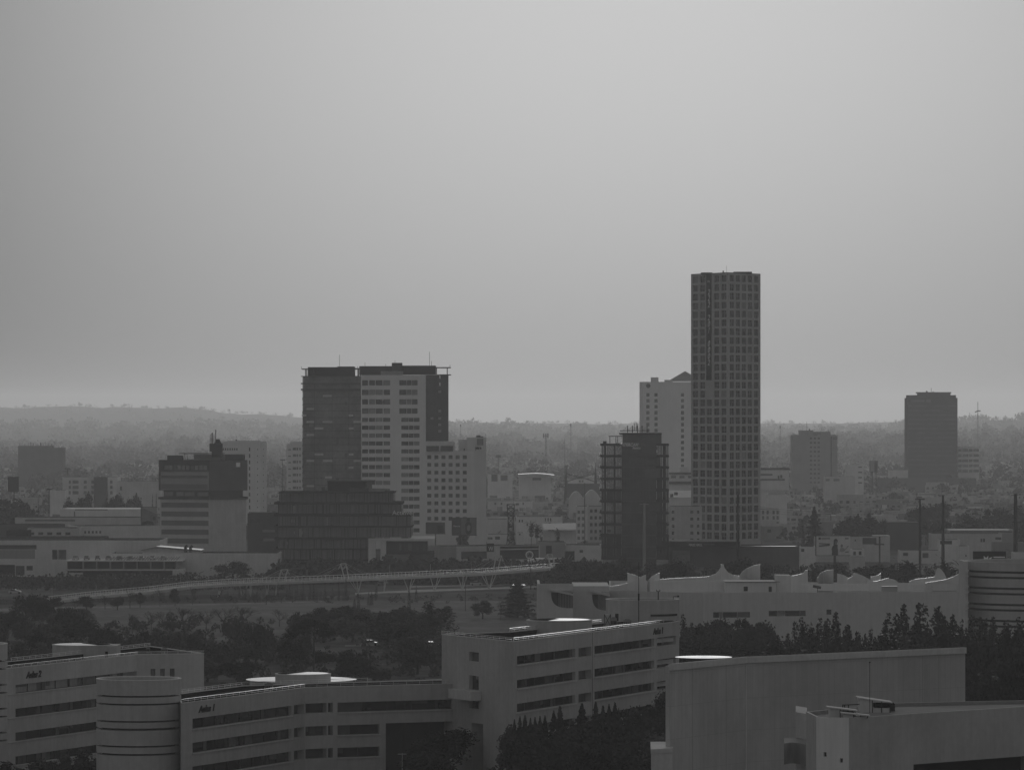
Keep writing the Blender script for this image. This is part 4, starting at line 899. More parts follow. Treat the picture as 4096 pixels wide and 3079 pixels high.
b=MB(); b.extr([(PX(566,Y),PZ(2200,Y)),(PX(625,Y),PZ(2187,Y)),(PX(806,Y),PZ(2202,Y)),(PX(806,Y),PZ(2199.5,Y)),(PX(625,Y),PZ(2184.5,Y)),(PX(566,Y),PZ(2197.5,Y))],Y-1,Y+17); b.build('roof','roofg',gb)
def skylight(U0,U1,V0,V1,Y,label):
    b=MB(); x0,x1=PX(U0,Y),PX(U1,Y); za,zb=PZ(V1,Y),PZ(V0,Y); L=(zb-za)/.33
    b.v=[(x0,Y,za),(x1,Y,za),(x1+1,Y+14,zb),(x0+3,Y+14,zb),(x0,Y,za-.3),(x1,Y,za-.3),(x1+1,Y+14,zb-.3),(x0+3,Y+14,zb-.3)]; b.f=[(0,1,2,3),(7,6,5,4),(0,4,5,1),(1,5,6,2),(2,6,7,3),(3,7,4,0)]
    tag(b.build('roof_sheet','roofw',None,loc=((x0+x1)/2,Y,za)),label,'roof')
skylight(907,962,2216,2223,1830,'bright sloping roof sheet right of the round dark tree'); skylight(948,992,2210,2214,1870,'narrow bright roof sheet on the pale wall left of the stepped glass office'); skylight(1056,1110,2211,2224,1830,'bright tilted roof sheet touching the stepped glass office')
b=MB(); Y=1815
for u in(742,762): b.tube((PX(u,Y),Y,PZ(2208,Y)),(PX(u,Y),Y,PZ(2188,Y)),.55,8); b.tube((PX(u,Y),Y,PZ(2188,Y)),(PX(u+8,Y),Y,PZ(2182,Y)),.6,8)
tag(b.build('roof_vent','metal',None,loc=(PX(750,Y),Y,PZ(2208,Y))),'pair of dark bent exhaust cowls on the low roof','vent')
# centre strip mall, signs
Y=1905
simple('strip_mall','curved-front strip mall with a black letter sign','building',1826,2160,2186,1905,24,'white','rooff',[W(1845,1948,2206,2236,'dgrey'),W(2000,2155,2188,2197,'dark'),W(2000,2155,2202,2240,'dark')],Y1=1925)
sb=MB(); pbox(sb,1946,1976,2173,2206,Y-6,3); so=tag(sb.build('sign_box','black',None,loc=(PX(1961,Y),Y-6,PZ(2206,Y))),'black cube sign with a pale W on the strip mall','sign')
text('W',2.3,(PX(1954,Y),Y-6.15,PZ(2199.5,Y)),(1,0),'signw',so,sx=.78)
simple('store','grey store with tall folding front and faint lettering','building',2150,2262,2168,1935,24,'grey','rooff',[W(2184,2207,2182,2215,'dark')])
simple('store','white store box beside the grey store with folding front','building',2262,2405,2180,1940,24,'whiteb','rooff',[W(2318,2332,2199,2210,'glass')])
b=MB(); x,y,z_=PX(2118,1830),1830,PZ(2218.5,1830); b.ring(x,0,1.48,1.12,0,.35,28); b.v=[(a,y+c,z_+(q)) for a,q,c in b.v]
so=thing('round_sign','round ring sign with a letter A above the canopy','sign',(x,y,z_)); b.build('ring','signw',so); b=MB(); b.cyl(x,0,1.1,.1,.2,24); b.v=[(a,y+c,z_+q) for a,q,c in b.v]; b.build('disc','grey',so)
text('A',2.2,(x-.05,y-.12,z_-.8),(1,0),'black',so,align='CENTER',shear=.1,bold=.03); b=MB(); b.tube((x,y+.4,0),(x,y+.4,z_-1.4),.15,6); b.build('post','metal',so)
b=MB(); Y=1850; b.extr([(PX(2095,Y),PZ(2246,Y)),(PX(2130,Y),PZ(2238,Y)),(PX(2145,Y),PZ(2234,Y)),(PX(2262,Y),PZ(2236,Y)),(PX(2262,Y),PZ(2244,Y)),(PX(2150,Y),PZ(2249,Y)),(PX(2130,Y),PZ(2244,Y))],Y,Y+14)
t=thing('canopy','white swept canopy beneath the ring sign','canopy',(PX(2180,Y),Y,0)); b.build('canopy_roof','whiteb',t); b=MB(); 
for u in(2150,2200,2250): b.tube((PX(u,Y),Y+4,0),(PX(u,Y),Y+4,PZ(2245,Y)),.25,6)
b.build('post','metal',t); b=MB(); pbox(b,2220,2262,2243,2245.5,Y-.5,14); b.build('bright_edge','roofw',t)
def billboard(label,U0,U1,V0,V1,Y,pole,Vp,pics=(),face='dgrey',rimm='metal',words=(),D=.8):
    t=thing('billboard',label,'billboard',(PX((U0+U1)/2,Y),Y,0))
    b=MB(); pbox(b,U0,U1,V0,V1,Y,D); b.build('panel',face,t)
    r=MB(); pbox(r,U0-2,U1+2,V0-1.5,V0-.01,Y-.1,D+.2); pbox(r,U0-2,U1+2,V1+.01,V1+2,Y-.6,D+1.2); pbox(r,U0-3,U0-.01,V0,V1,Y-.1,D+.2); r.build('frame',rimm,t)
    for k,(poly,m_) in enumerate(pics):
        q=MB(); q.extr([(PX(u,Y),PZ(v,Y)) for u,v in poly],Y-.1-.01*k,Y-.01-.01*k); q.build('printed_picture',m_,t)
    if pole:
        p=MB(); u0,u1=pole; x=PX((u0+u1)/2,Y); p.tube((x,Y+D/2,0),(x,Y+D/2,PZ(V1+1,Y)),(PX(u1,Y)-PX(u0,Y))/2,8); p.build('post','metal',t)
    for (s,u,v,sz,m_,sx) in words: text(s,sz,(PX(u,Y),Y-.14,PZ(v,Y)),(1,0),m_,t,sx=sx)
    return t
bb=billboard('dark billboard with a shadowy face, before the hotel with square windows',1810,1906,2071,2139,2000,(1836,1844),0,[([(1845,2071.5),(1905,2071.5),(1905,2138),(1845,2138)],'skin'),([(1862,2128),(1868,2136),(1876,2137),(1886,2128),(1886,2096),(1878,2086),(1868,2086),(1861,2096)],'black'),([(1868,2104),(1876,2098),(1882,2104),(1880,2120),(1872,2124),(1867,2116)],'grey'),([(1866,2071.6),(1880,2071.6),(1880,2084),(1866,2084)],'black')],'dgrey',words=[('Havana',1813,2106,.95,'signw',1.0)])
billboard('pale billboard with a dark-clad figure and blurred lettering over the museum roof',3265,3401,2143,2220,1880,(3334,3344),0,
 [([(3327,2219),(3352,2219),(3352,2198),(3350,2188),(3351,2178),(3345,2176),(3337,2178),(3330,2184),(3326,2195),(3328,2204)],'black'),([(3334,2180),(3335,2160),(3339,2154),(3346,2154),(3351,2160),(3350,2170),(3347,2163),(3341,2164),(3340,2178)],'black'),([(3341,2164),(3347,2163.5),(3349,2172),(3346,2177),(3341,2177)],'skin'),([(3362,2186),(3363,2178),(3367,2175),(3371,2178),(3371,2186),(3367,2189)],'skin'),([(3358,2205),(3362,2190),(3372,2190),(3380,2196),(3392,2180),(3395,2183),(3378,2203),(3368,2207)],'grey'),([(3275,2186),(3318,2182),(3320,2176),(3276,2180)],'dgrey'),([(3276,2171),(3320,2173),(3318,2177),(3276,2175)],'dgrey'),([(3274,2148),(3283,2148),(3283,2157),(3274,2157)],'dgrey'),([(3285,2149),(3320,2149),(3320,2156),(3285,2156)],'grey'),([(3380,2149),(3394,2149),(3394,2156),(3380,2156)],'grey'),([(3381,2206),(3394,2204),(3394,2208),(3381,2209)],'dgrey')],'whiteb','black')
billboard('small blank dark billboard on a post above the left dark tree',35,75,1908,1964,2350,(54,58),0,[],'dgrey')
billboard('billboard showing a pale picture with a dark car shape, right of the gabled hall',566,627,2028,2105,2080,None,0,[([(567,2029),(626,2055),(626,2104),(567,2104)],'skin'),([(569,2104),(569,2088),(590,2082),(612,2086),(617,2096),(618,2104)],'black'),([(610,2072),(614,2064),(621,2066),(621,2078),(614,2080)],'dgrey')],'grey')
billboard('hazy two-tone billboard above the dark tree clump right of the grey tower',3481,3498,1844,1886,3300,(3487,3491),0,[],'grey'); billboard('dark twin face of the hazy two-tone billboard','0' and 3499,3511,1844,1886,3310,(3503,3506),0,[],'dgrey')
billboard('striped dark picture panel leaning beside the white store box',2262,2298,2205,2238,1845,(2266,2270),0,[([(2268,2236),(2280,2216),(2284,2216),(2274,2236)],'skin'),([(2280,2236),(2290,2222),(2293,2223),(2286,2236)],'skin')],'black')
billboard('faded dark billboard on the corner of the hotel base',1706,1780,2090,2133,2110,(1740,1744),0,[([(1750,2102),(1772,2102),(1772,2128),(1750,2128)],'black')],'dgrey')
# grill restaurant
Y=1960
gr=simple('restaurant','low dark restaurant with flat oversailing roof and pale name lettering','building',2682,3199,2184,Y,26,'dgrey','roofg',[W(2690,2760,2200,2260,'skin')])
b=MB(); pbox(b,2655,2960,2166,2183.8,Y-3,26); b.build('fascia','black',gr); b=MB(); pbox(b,2655,2965,2163.5,2165.9,Y-3.5,27); b.build('roof_edge','grey',gr)
text('PEREZ GRILL',1.15,(PX(2754,Y),Y-3.15,PZ(2182,Y)),(1,0),'signw',gr,sx=.84,bold=.015,ext=.03)
b=MB(); pbox(b,2815,2858,2176.5,2178,Y-3.3,.2); b.build('light_strip','curtain',gr)
simple('wall_block','plain dark wall beside the restaurant under the conifers','building',2965,3199,2178,1985,8,'dgrey','rooff')
# apartments
simple('apartment_block','small white apartment block with rows of windows right of the bank tower','building',2678,2808,2025,2050,18,'white','rooff',[W(u,u+w_,2041+28*k,2053+28*k,'glass' if (k+u)%3 else 'glassm') for k in range(5) for u,w_ in((2687,10),(2761,12),(2788,9))],par=.5)
simple('apartment_block','narrow white apartment block left of the bank tower','building',2306,2352,2025,2130,16,'whiteb','rooff',[W(u,u+10,2041+26*k,2054+26*k,'glassm') for k in range(5) for u in(2310,2327)],par=.5)
simple('apartment_block','four-storey white block with railed roof against the bank tower','building',2352,2412,2024,2080,16,'white','rooff',[W(u,u+10,2036+27.5*k,2049+27.5*k,'glass') for k in range(5) for u in(2360,2378,2396)],par=.5)
simple('store','low white annex with dark garage openings at the foot of the bank tower','building',2305,2410,2172,2010,14,'whiteb','rooff',[W(2316,2328,2199,2212),W(2349,2362,2197,2212),W(2372,2405,2192,2211,'dark')])
simple('office_block','pale three-storey block behind the left street trees','building',250,470,1908,2900,24,'whiteb','rooff',[W(u,u+w_,1921+21*k,1934+21*k,'glassm') for k in range(3) for u,w_ in((275,8),(290,24),(335,12),(365,10),(440,10))],par=.5)
simple('office_block','dark-fronted glazed bay on the pale block behind the left street trees','building',375,426,1908,2890,8,'dgrey','rooff')
simple('house','pale low office behind the left street trees, nearest the dark office block','building',466,640,1925,2870,20,'white','rooff',[W(480,488,1945,1960)],par=.4)
simple('house','flat pale house beneath the pale three-storey block','building',200,262,1960,2750,14,'whiteb','rooff')
simple('sports_dome_hall','wide low hall with pale dome roof in the haze','building',2075,2205,1898,3300,50,'whiteb','roofg',[W(2130,2165,1910,1920,'dgrey')])
simple('office_block','pale hazy block with a framed dark front, right of the hotel','building',1950,2050,1895,3250,20,'whiteb','rooff',[W(1966,1990,1897,1925,'dgrey'),W(2002,2030,1900,1922,'dgrey')])
dm=thing('sports_dome','pale lens-shaped dome roof in the haze behind the park trees','building',(PX(2140,3290),3290,0)); b=MB(); Y=3290
b.extr([(PX(2072,Y),PZ(1897,Y)),(PX(2100,Y),PZ(1895,Y)),(PX(2145,Y),PZ(1893,Y)),(PX(2180,Y),PZ(1895,Y)),(PX(2218,Y),PZ(1900,Y)),(PX(2180,Y),PZ(1908,Y)),(PX(2110,Y),PZ(1908,Y))],Y-2,Y+40); b.build('roof','roofg',dm)
simple('white_hall','white gable-ended hall behind the spired arch','building',2270,2385,1915,3420,30,'whiteb','rooff',[W(2316,2323,1920,1928,'glass'),W(2327,2334,1920,1928,'glass')])
simple('wall_block','long dark wall below the spired arch','building',2268,2400,1934,3050,6,'dgrey','rooff')
# twin spires with sagging ribs
Y=3180; ta=thing('spired_arch','two dark tapering spires joined by curved ribs','monument',(PX(2322,Y),Y,0)); zs_=lambda V:PZ(V,Y)
for u,s in((2264,1),(2381,-1)):
    b=MB(); i=len(b.v); x=PX(u,Y); b.v+=[(x-1.9,Y-1.5,0),(x+2.6 if s>0 else x+3,Y-1.5,0),(x+2.6,Y+1.5,0),(x-1.9,Y+1.5,0),(x,Y,zs_(1848))]; b.f+=[(0,1,4),(1,2,4),(2,3,4),(3,0,4),(3,2,1,0)]; b.build('spire','metal',ta)
    b=MB(); b.tube((x,Y,zs_(1849)),(x,Y,zs_(1830)),.12,5); b.build('finial','wmetal',ta)
for pts in([(2267,1893),(2285,1899),(2305,1905),(2322,1907),(2340,1905),(2360,1899),(2379,1892)],[(2267,1926),(2285,1919),(2305,1913),(2322,1911),(2340,1913),(2360,1919),(2379,1926)]):
    b=MB()
    for i in range(6): b.tube((PX(pts[i][0],Y),Y,zs_(pts[i][1])),(PX(pts[i+1][0],Y),Y,zs_(pts[i+1][1])),.34,5)
    b.build('curved_rib','metal',ta)
# ribbed translucent vaults
Y=2650; vt=thing('vaulted_roof','pair of large pale ribbed vaults left of the bank tower','building',(PX(2350,Y),Y,0))
for (u0,u1,vt0) in((2276,2345,1966),(2335,2412,1960)):
    b=MB(); n=12; pts=[(PX(u0+(u1-u0)*i/n,Y),PZ(2035-(2035-vt0)*math.sin(math.pi*(.12+.88*i/n))**.6 if i<n else 2035,Y)) for i in range(n+1)]
    b.extr([(pts[0][0],0)]+pts+[(pts[-1][0],0)],Y,Y+20); b.build('vault','white',vt)
# flat bright roofs and houses centre
simple('warehouse','low warehouse with bright sunlit roof among palms','building',2173,2320,2122,2200,30,'whiteb','roofw',[],par=.2)
b=MB(); Y=2195; b.face((PX(2172,Y),Y,PZ(2117,Y)),(PX(2318,Y),Y,PZ(2117,Y)),(PX(2318,Y),Y+36,PZ(2097,Y)),(PX(2172,Y),Y+36,PZ(2100,Y))); b.face((PX(2318,Y),Y,PZ(2118,Y)),(PX(2172,Y),Y,PZ(2118,Y)),(PX(2172,Y),Y+36,PZ(2101,Y)),(PX(2318,Y),Y+36,PZ(2098,Y)))
tag(b.build('roof_sheet','roofw',None,loc=(PX(2240,Y),Y,0)),'bright white sloping warehouse roof among palms','roof')
simple('house','long white two-storey house with small windows right of the lattice tower','house',2064,2250,2066,2330,16,'whiteb','rooff',[W(2075,2081,2078,2088),W(2086,2092,2078,2088),W(2180,2184,2071,2084),W(2190,2195,2071,2084),W(2200,2205,2071,2084),W(2106,2112,2093,2103)])
simple('house','low white house with dark garage, behind the strip mall','house',1947,2034,2137,2060,12,'whiteb','rooff',[W(1950,1970,2148,2157),W(1980,2000,2145,2157)])
simple('house','pale wall house left of the lattice tower','house',1947,2030,2077,2340,14,'white','rooff')
simple('house','small stacked white house just right of the lattice tower','house',2064,2096,2130,2100,9,'whiteb','rooff',[W(2076,2082,2134,2139)])
simple('house','pale flat house row behind the lattice tower','house',1950,2060,2003,2900,12,'white','houseb' and 'rooff',[W(1977,1985,2010,2018),W(2003,2009,2010,2018)])
simple('house','house with awning and bright parapet in the haze','house',2055,2130,2004,2880,12,'whiteb','rooff',[W(2062,2076,2012,2020),W(2090,2096,2010,2018)])
# right side houses
simple('house','white gallery block with a dark square window left of the pale billboard','building',3203,3262,2186,1900,10,'whiteb','rooff',[W(3205,3217,2194,2206,'dgrey')],par=.3)
simple('house','long pale house behind the pale billboard','building',3262,3560,2146,2030,12,'white','rooff',[W(3418,3424,2157,2164),W(3450,3506,2150,2176,'dgrey')])
simple('house','bright white house with two dark windows, right of the pale billboard','building',3407,3457,2196,1880,10,'whiteb','rooff',[W(3413,3424,2205,2220),W(3435,3446,2204,2219)],par=.3)
simple('house','pale low annex below the bright white house with two windows','building',3400,3460,2226,1850,6,'white','rooff')
simple('house','white villa with arched door beneath the tall conifer','house',3340,3400,2098,2330,12,'whiteb','rooff',[W(3357,3363,2108,2117),W(3373,3392,2106,2123,'dark')])
b=MB(); Y=1930; pbox(b,3494,3560,2141,2144,Y,9); t=thing('fuel_canopy','flat canopy with bright edge on a dark cross-shaped post','canopy',(PX(3520,Y),Y,0)); b.build('canopy_roof','roofw',t); b=MB(); pbox(b,3516,3522,2144.1,2300,Y+3,1.); pbox(b,3498,3537,2174,2179,Y+2.8,.6); b.build('post','metal',t)
simple('house','long low pale house with small gridded window near the right edge','house',3726,4008,2134,1960,14,'white','rooff',[W(3922,3930,2153,2167,'glassm'),W(3932,3940,2153,2167,'glassm'),W(3981,4005,2148,2158,'glass')])
simple('house','pale house with a dark picture window between the two thick poles','house',3757,3840,2158,1900,10,'whiteb','rooff',[W(3761,3808,2162,2176,'dark')])
simple('house','flat-roofed garage house left of the panel lamp pole','house',3600,3762,2201,1860,10,'whiteb','rooff',[W(3612,3632,2210,2222,'glassm'),W(3690,3714,2211,2230,'dgrey')])
simple('house','tall plain white gable house beside the rooftop billboard','house',3833,3878,2183,1800,9,'whiteb','rooff',[W(3862,3866,2218,2226,'dark')],par=.2)
simple('warehouse','long warehouse with pale roof band at the right edge','building',3790,4060,2118,2080,26,'grey','roofg',[W(3800,4050,2124,2128,'dgrey')])
simple('warehouse','dark low warehouse with bright roof line right of the round trees','building',3545,3680,2088,2220,20,'dgrey','roofg')
simple('house','grey sloped-roof house at the far right edge','house',3976,4096,2168,1800,10,'grey','roofg')
simple('house','white low house peeking past the right palm','house',4055,4140,2210,1500,8,'whiteb','roofw')
simple('office_block','pale balconied block in the haze right of the grey tower','building',3385,3455,1858,3500,16,'whiteb','rooff',[W(3433,3448,1865+21*k,1870+21*k,'glassm') for k in range(4)])
simple('office_block','low pale block with window row at the foot of the grey tower','building',3300,3420,1905,3200,14,'white','rooff',[W(3303,3318,1914,1924,'glassm'),W(3334,3358,1914,1924,'glassm')])
simple('office_block','pale blank hall left of the broad dark tower','building',3560,3632,1880,4100,20,'white','rooff')
simple('office_block','long dark low building at the foot of the broad dark tower','building',3515,3905,1912,3900,16,'dgrey','rooff')
simple('apartment_block','faint white apartment block right of the tallest tower base','building',3042,3120,2035,2500,14,'white','rooff',[W(u,u+9,2041+22*k,2056+22*k,'glassm') for k in range(4) for u in(3048,3066,3090,3106)],par=.3)
# ---- lamps, poles, masts --------------------------------------------------------------
def pole(name,label,U,Vt,Y,r=.18,head=None,m='metal',Vb=None,group=None,cat='lamp post'):
    x=PX(U,Y); t=thing(name,label,cat,(x,Y,0),group); zt_=PZ(Vt,Y); b=MB(); b.tube((x,Y,0),(x,Y,zt_),r*1.25,8,r*.8); b.build('pole',m,t)
    k=Y/F; h=MB()
    if head=='panel': h.box(x-19*k,x+19*k,Y-.4,Y+.4,zt_-7*k,zt_-1*k); h.box(x-8*k,x+8*k,Y-.5,Y+.5,zt_+.2,zt_+6*k)
    elif head=='flood':
        h.box(x-9*k,x+9*k,Y-.2,Y+.2,zt_-.5,zt_+.1)
        for i in(-8,-3,3,8): h.box(x+i*k-.4,x+i*k+.4,Y-.6,Y+.1,zt_-1.6,zt_-.6)
    elif head=='disc': h.cyl(x,Y,13*k,zt_-.6,zt_+.1,16,9*k); 
    elif head=='cross': h.tube((x-9*k,Y,zt_-2*k),(x+9*k,Y,zt_-2*k),.1,5); h.tube((x-5*k,Y,zt_-2*k),(x-5*k,Y,zt_+26*k),.07,5)
    elif head=='tee': h.box(x-18*k,x+18*k,Y-.2,Y+.2,zt_-5*k,zt_-3.2*k)
    elif head=='arm': h.tube((x,Y,zt_),(x+7*k,Y,zt_+.25),.05,5); h.box(x+6*k,x+10*k,Y-.1,Y+.1,zt_+.15,zt_+.4)
    elif head=='street': h.tube((x,Y,zt_-.05),(x+16*k,Y,zt_+.5),.08,5)
    if h.f: h.build('lamp_head',m,t)
    return t
pole('floodlight_mast','tall lamp mast with flat dark panel head at right',3680,1992,1830,.42,'panel',cat='light mast')
pole('utility_mast','thick dark mast with side antenna right of the panel-headed mast',3772,1979,1820,.55,'cross',cat='mast')
pole('utility_mast','thick dark mast standing before the tallest tower',2951,1966,1830,.5,'cross',cat='mast')
pole('utility_mast','dark leafy mast with crossbar near the right edge',4062,1975,1790,.75,'tee',cat='mast')
pole('street_lamp','pale tall lamp mast in front of the bank tower',2577,2012,1860,.5,'tee',m='grey')
pole('street_lamp','slim lamp mast with disc head in the haze at left',196,1954,2420,.22,'disc')
pole('street_lamp','hazier slim lamp mast with disc head right of the dark bulky unfinished building',270,1872,3000,.25,'disc')
pole('street_lamp','slim lamp mast with disc head between the two pale slabs',1130,1837,3000,.25,'disc')
pole('floodlight_mast','slim floodlight mast in the haze right of the hotel with lettering',1993,1820,3350,.28,'flood',cat='light mast')
pole('flagpole','slim pole in the haze beside the spired arch',2259,1755,3600,.14,None,cat='pole')
pole('flagpole','slim dark pole left of the bank tower',2339,1930,2000,.14,None,cat='pole')
pole('street_lamp','slim dark street lamp beside the museum end wall',2123,2262,1690,.14,'disc' and None)
pole('street_lamp','lamp post standing in the grass field before the footbridge',1862,2300,1500,.08,None)
pole('street_lamp','pale lamp post by the low opening of the classroom wing',1806,2962,798,.06,'arm',m='wmetal')
pole('street_lamp','pale lamp post with cross arm left of the small dark tree',1609,3010,790,.07,'tee',m='wmetal')
pole('street_lamp','lamp post in the dark trees under the tall classroom block',2214,2926,765,.05,'arm',m='grey')
pole('street_lamp','short lamp post between dark crowns right of the other tree-side lamp',2465,2900,800,.05,'arm',m='grey')
pole('traffic_sign','small pale sign on a thin post at the tree edge',2150,3040,770,.03,None,m='grey',cat='sign')
pole('street_lamp','curved street lamp beside the parking deck wall',799,2290,1800,.1,'street')
lt=thing('lattice_tower','dark steel lattice tower with basket top in front of the white houses','tower',(PX(2043,1980),1980,0)); Y=1980; x=PX(2043,Y)
b=MB(); lvz=[(0,3.2),(8,1.9),(16,1.15),(25,1.05),(32.3,1.5)]; zt_=PZ(2016,Y); sc=zt_/32.3
cor=lambda i,k:(x+lvz[i][1]*(1,-1,-1,1)[k],Y+lvz[i][1]*(1,1,-1,-1)[k],lvz[i][0]*sc)
for i in range(4):
    for k in range(4):
        b.tube(cor(i,k),cor(i+1,k),.3,4)
        n=3
        a0=Vector(cor(i,k));a1=Vector(cor(i+1,k));c0=Vector(cor(i,(k+1)%4));c1=Vector(cor(i+1,(k+1)%4))
        for j in range(n):
            b.tube(a0.lerp(a1,j/n),c0.lerp(c1,(j+1)/n),.16,4); b.tube(c0.lerp(c1,j/n),a0.lerp(a1,(j+1)/n),.16,4); b.tube(a0.lerp(a1,j/n),c0.lerp(c1,j/n),.12,4)
b.build('lattice_frame','metal',lt); b=MB(); 
for dz_ in(0,-1.6): b.tube((x-1.7,Y-1.7,zt_+dz_),(x+1.7,Y-1.7,zt_+dz_),.14,4); b.tube((x-1.7,Y+1.7,zt_+dz_),(x+1.7,Y+1.7,zt_+dz_),.14,4)
b.build('top_platform','metal',lt); b=MB(); b.tube((x+1.2,Y,zt_),(x+1.2,Y,zt_+3),.07,5); b.build('antenna','metal',lt)
for label,U,Vt,Vb,Y,r in(('cell mast with a ring of antennas in the haze right of the hotel',2183,1733,1890,4300,1.6),('thin radio mast on the right-hand hill',3911,1607,1690,7000,1.2),('thin lattice mast on the hazy ridge, centre',2283,1696,1745,6500,1.2),('tall mast with round top on the hazy hill beside the hotel',1842,1698,1760,7000,1.1),('short lattice mast right of the tallest tower in the haze',3121,1704,1740,6800,1.2)):
    x=PX(U,Y); zb=0; zt_=PZ(Vt,Y); t=thing('radio_mast',label,'mast',(x,Y,0)); b=MB()
    for a in(0,2.1,4.2): b.tube((x+r*math.cos(a),Y+r*math.sin(a),zb),(x+.4*math.cos(a),Y+.4*math.sin(a),zt_),.22,4)
    for k in range(9):
        q=k/9; rr=r*(1-q)+.4*q; zz_=zb+(zt_-zb)*q; b.tube((x-rr,Y,zz_),(x+rr,Y,zz_+(zt_-zb)/9),.14,4)
    b.build('lattice_frame','metal',t)
    b=MB()
    if 'cell' in label:
        for i in range(8): a=i*.785; b.box(x+2.2*math.cos(a)-.25,x+2.2*math.cos(a)+.25,Y+2.2*math.sin(a)-.2,Y+2.2*math.sin(a)+.2,zt_-4,zt_)
        b.ring(x,Y,2.2,1.8,zt_-2.6,zt_-2.2,12)
    elif 'radio' in label: b.tube((x,Y,zt_-13),(x-4,Y,zt_-15),.9,6); b.tube((x,Y,zt_-13),(x+4,Y,zt_-13),.9,6)
    else: b.cyl(x,Y,.9,zt_-3,zt_+.5,8)
    b.build('antenna','metal',t)
# ---- footbridge ------------------------------------------------------------------------
bp=[(190,2409,1560),(380,2387,1570),(600,2368,1590),(750,2349,1605),(900,2339,1620),(1050,2333,1632),(1366,2321,1660),(1650,2308,1680),(1925,2296,1700),(2100,2282,1722),(2250,2271,1745)]
br=thing('footbridge','long pale steel footbridge rising across the park edge','bridge',(PX(1300,1655),1655,0))
def bpt(t):
    i=min(int(t),len(bp)-2); q=t-i; a,b=bp[i],bp[i+1]; U=a[0]+(b[0]-a[0])*q; V=a[1]+(b[1]-a[1])*q; Y=a[2]+(b[2]-a[2])*q; return Vector((PX(U,Y),Y,max(.4,PZ(V,Y))))
def tU(U):
    for i in range(len(bp)-1):
        if bp[i][0]<=U<=bp[i+1][0]: return i+(U-bp[i][0])/(bp[i+1][0]-bp[i][0])
    return 0
def bar(mb,A,B,w,h):     # level-topped bar between 3D points, width w (plan), height h
    A=Vector(A);B=Vector(B); d=(B-A); d.z=0; d.normalize(); n=Vector((-d.y,d.x,0))*w/2; u=Vector((0,0,h/2)); i=len(mb.v)
    for p in(A,B): mb.v+=[tuple(p-n-u),tuple(p+n-u),tuple(p+n+u),tuple(p-n+u)]
    mb.f+=[(i,i+1,i+5,i+4),(i+1,i+2,i+6,i+5),(i+2,i+3,i+7,i+6),(i+3,i,i+4,i+7),(i+3,i+2,i+1,i),(i+4,i+5,i+6,i+7)]
g=MB(); r=MB(); NS=100
pts=[bpt(i*(len(bp)-1)/NS) for i in range(NS+1)]
for i in range(NS): bar(g,pts[i],pts[i+1],3.2,.85)
for s in(-1.5,1.5):
    o=Vector((0,s,0))
    for i in range(NS):
        a=pts[i]+o;b_=pts[i+1]+o
        for h_ in(.75,1.15,1.9): bar(r,a+Vector((0,0,h_)),b_+Vector((0,0,h_)),.06,.07)
        r.tube(a+Vector((0,0,.4)),a+Vector((0,0,1.9)),.05,4); c_=(a+b_)/2; r.tube(c_+Vector((0,0,.4)),c_+Vector((0,0,1.9)),.035,4)
g.build('deck_girder','wmetal',br); r.build('railing','rail',br)
for U,Vt in((722,2305),(892,2287),(1060,2290),(1228,2278),(1559,2259),(1722,2255),(1885,2245),(2047,2235),(385,2340),(208,2350)):
    p=bpt(tU(U)); b=MB(); b.tube(p,(p.x,p.y,PZ(Vt,p.y)),.09,5); 
    if U in(1885,2047): b.tube((p.x-1.6,p.y,PZ(Vt,p.y)),(p.x+1.6,p.y,PZ(Vt,p.y)),.07,4)
    b.build('lamp_pole','grey',br)
for (U0,U1,T0,T1,Vt) in((1112,1133,1126,1150,2277),(1382,1396,1363,1383,2253),(1970,1986,1985,2006,2222),(2207,2222,2190,2208,2215)):
    b=MB(); y0=bpt(tU(U0)).y
    for a,c_,dy in((U0,T0,-1.5),(U1,T1,1.5)):
        p=bpt(tU(a)); q=Vector((PX(c_,p.y),p.y+dy,PZ(Vt,p.y))); b.tube(p+Vector((0,dy,-.4)),q,.2,6)
        for e in(-.9,-.5,.5,.9): b.tube(q+Vector((0,0,-.3)),q+Vector((e,0,-1.5-abs(e)*.6)),.08,4)
        for e in(-14,-9,9,14): w_=MB(); pp=pts[min(max(int(tU(a)/10*NS+e*.35),0),NS)]; b.tube(q,pp+Vector((0,dy,.3)),.03,3)
    qa=Vector((PX(T0,y0),y0-1.5,PZ(Vt,y0)));qb=Vector((PX(T1,y0),y0+1.5,PZ(Vt,y0))); b.tube(qa,qb,.13,5); b.tube(qa-Vector((0,0,1.4)),qb-Vector((0,0,1.4)),.1,5)
    b.build('pylon','wmetal',br)
for (Ub,arms) in((1635,(1615,1648,1660)),(1738,(1722,1752,1763)),(1850,(1831,1853,1868)),(1958,(1928,1940,1972,1985)),(1434,(1400,1412,1428,1445)),(1100,(1108,1120)),(970,(958,990)),(1002,(1000,1006)),(1070,(1060,1075)),(1535,(1538,1546)),(870,(880,892))):
    p=bpt(tU(Ub)); b=MB()
    for i,a in enumerate(arms): q=bpt(tU(a)); b.tube((p.x,p.y,-.2),(q.x,q.y+(-1 if i%2 else 1)*.9,q.z-.4),.17,5)
    b.build('support_leg','wmetal',br)
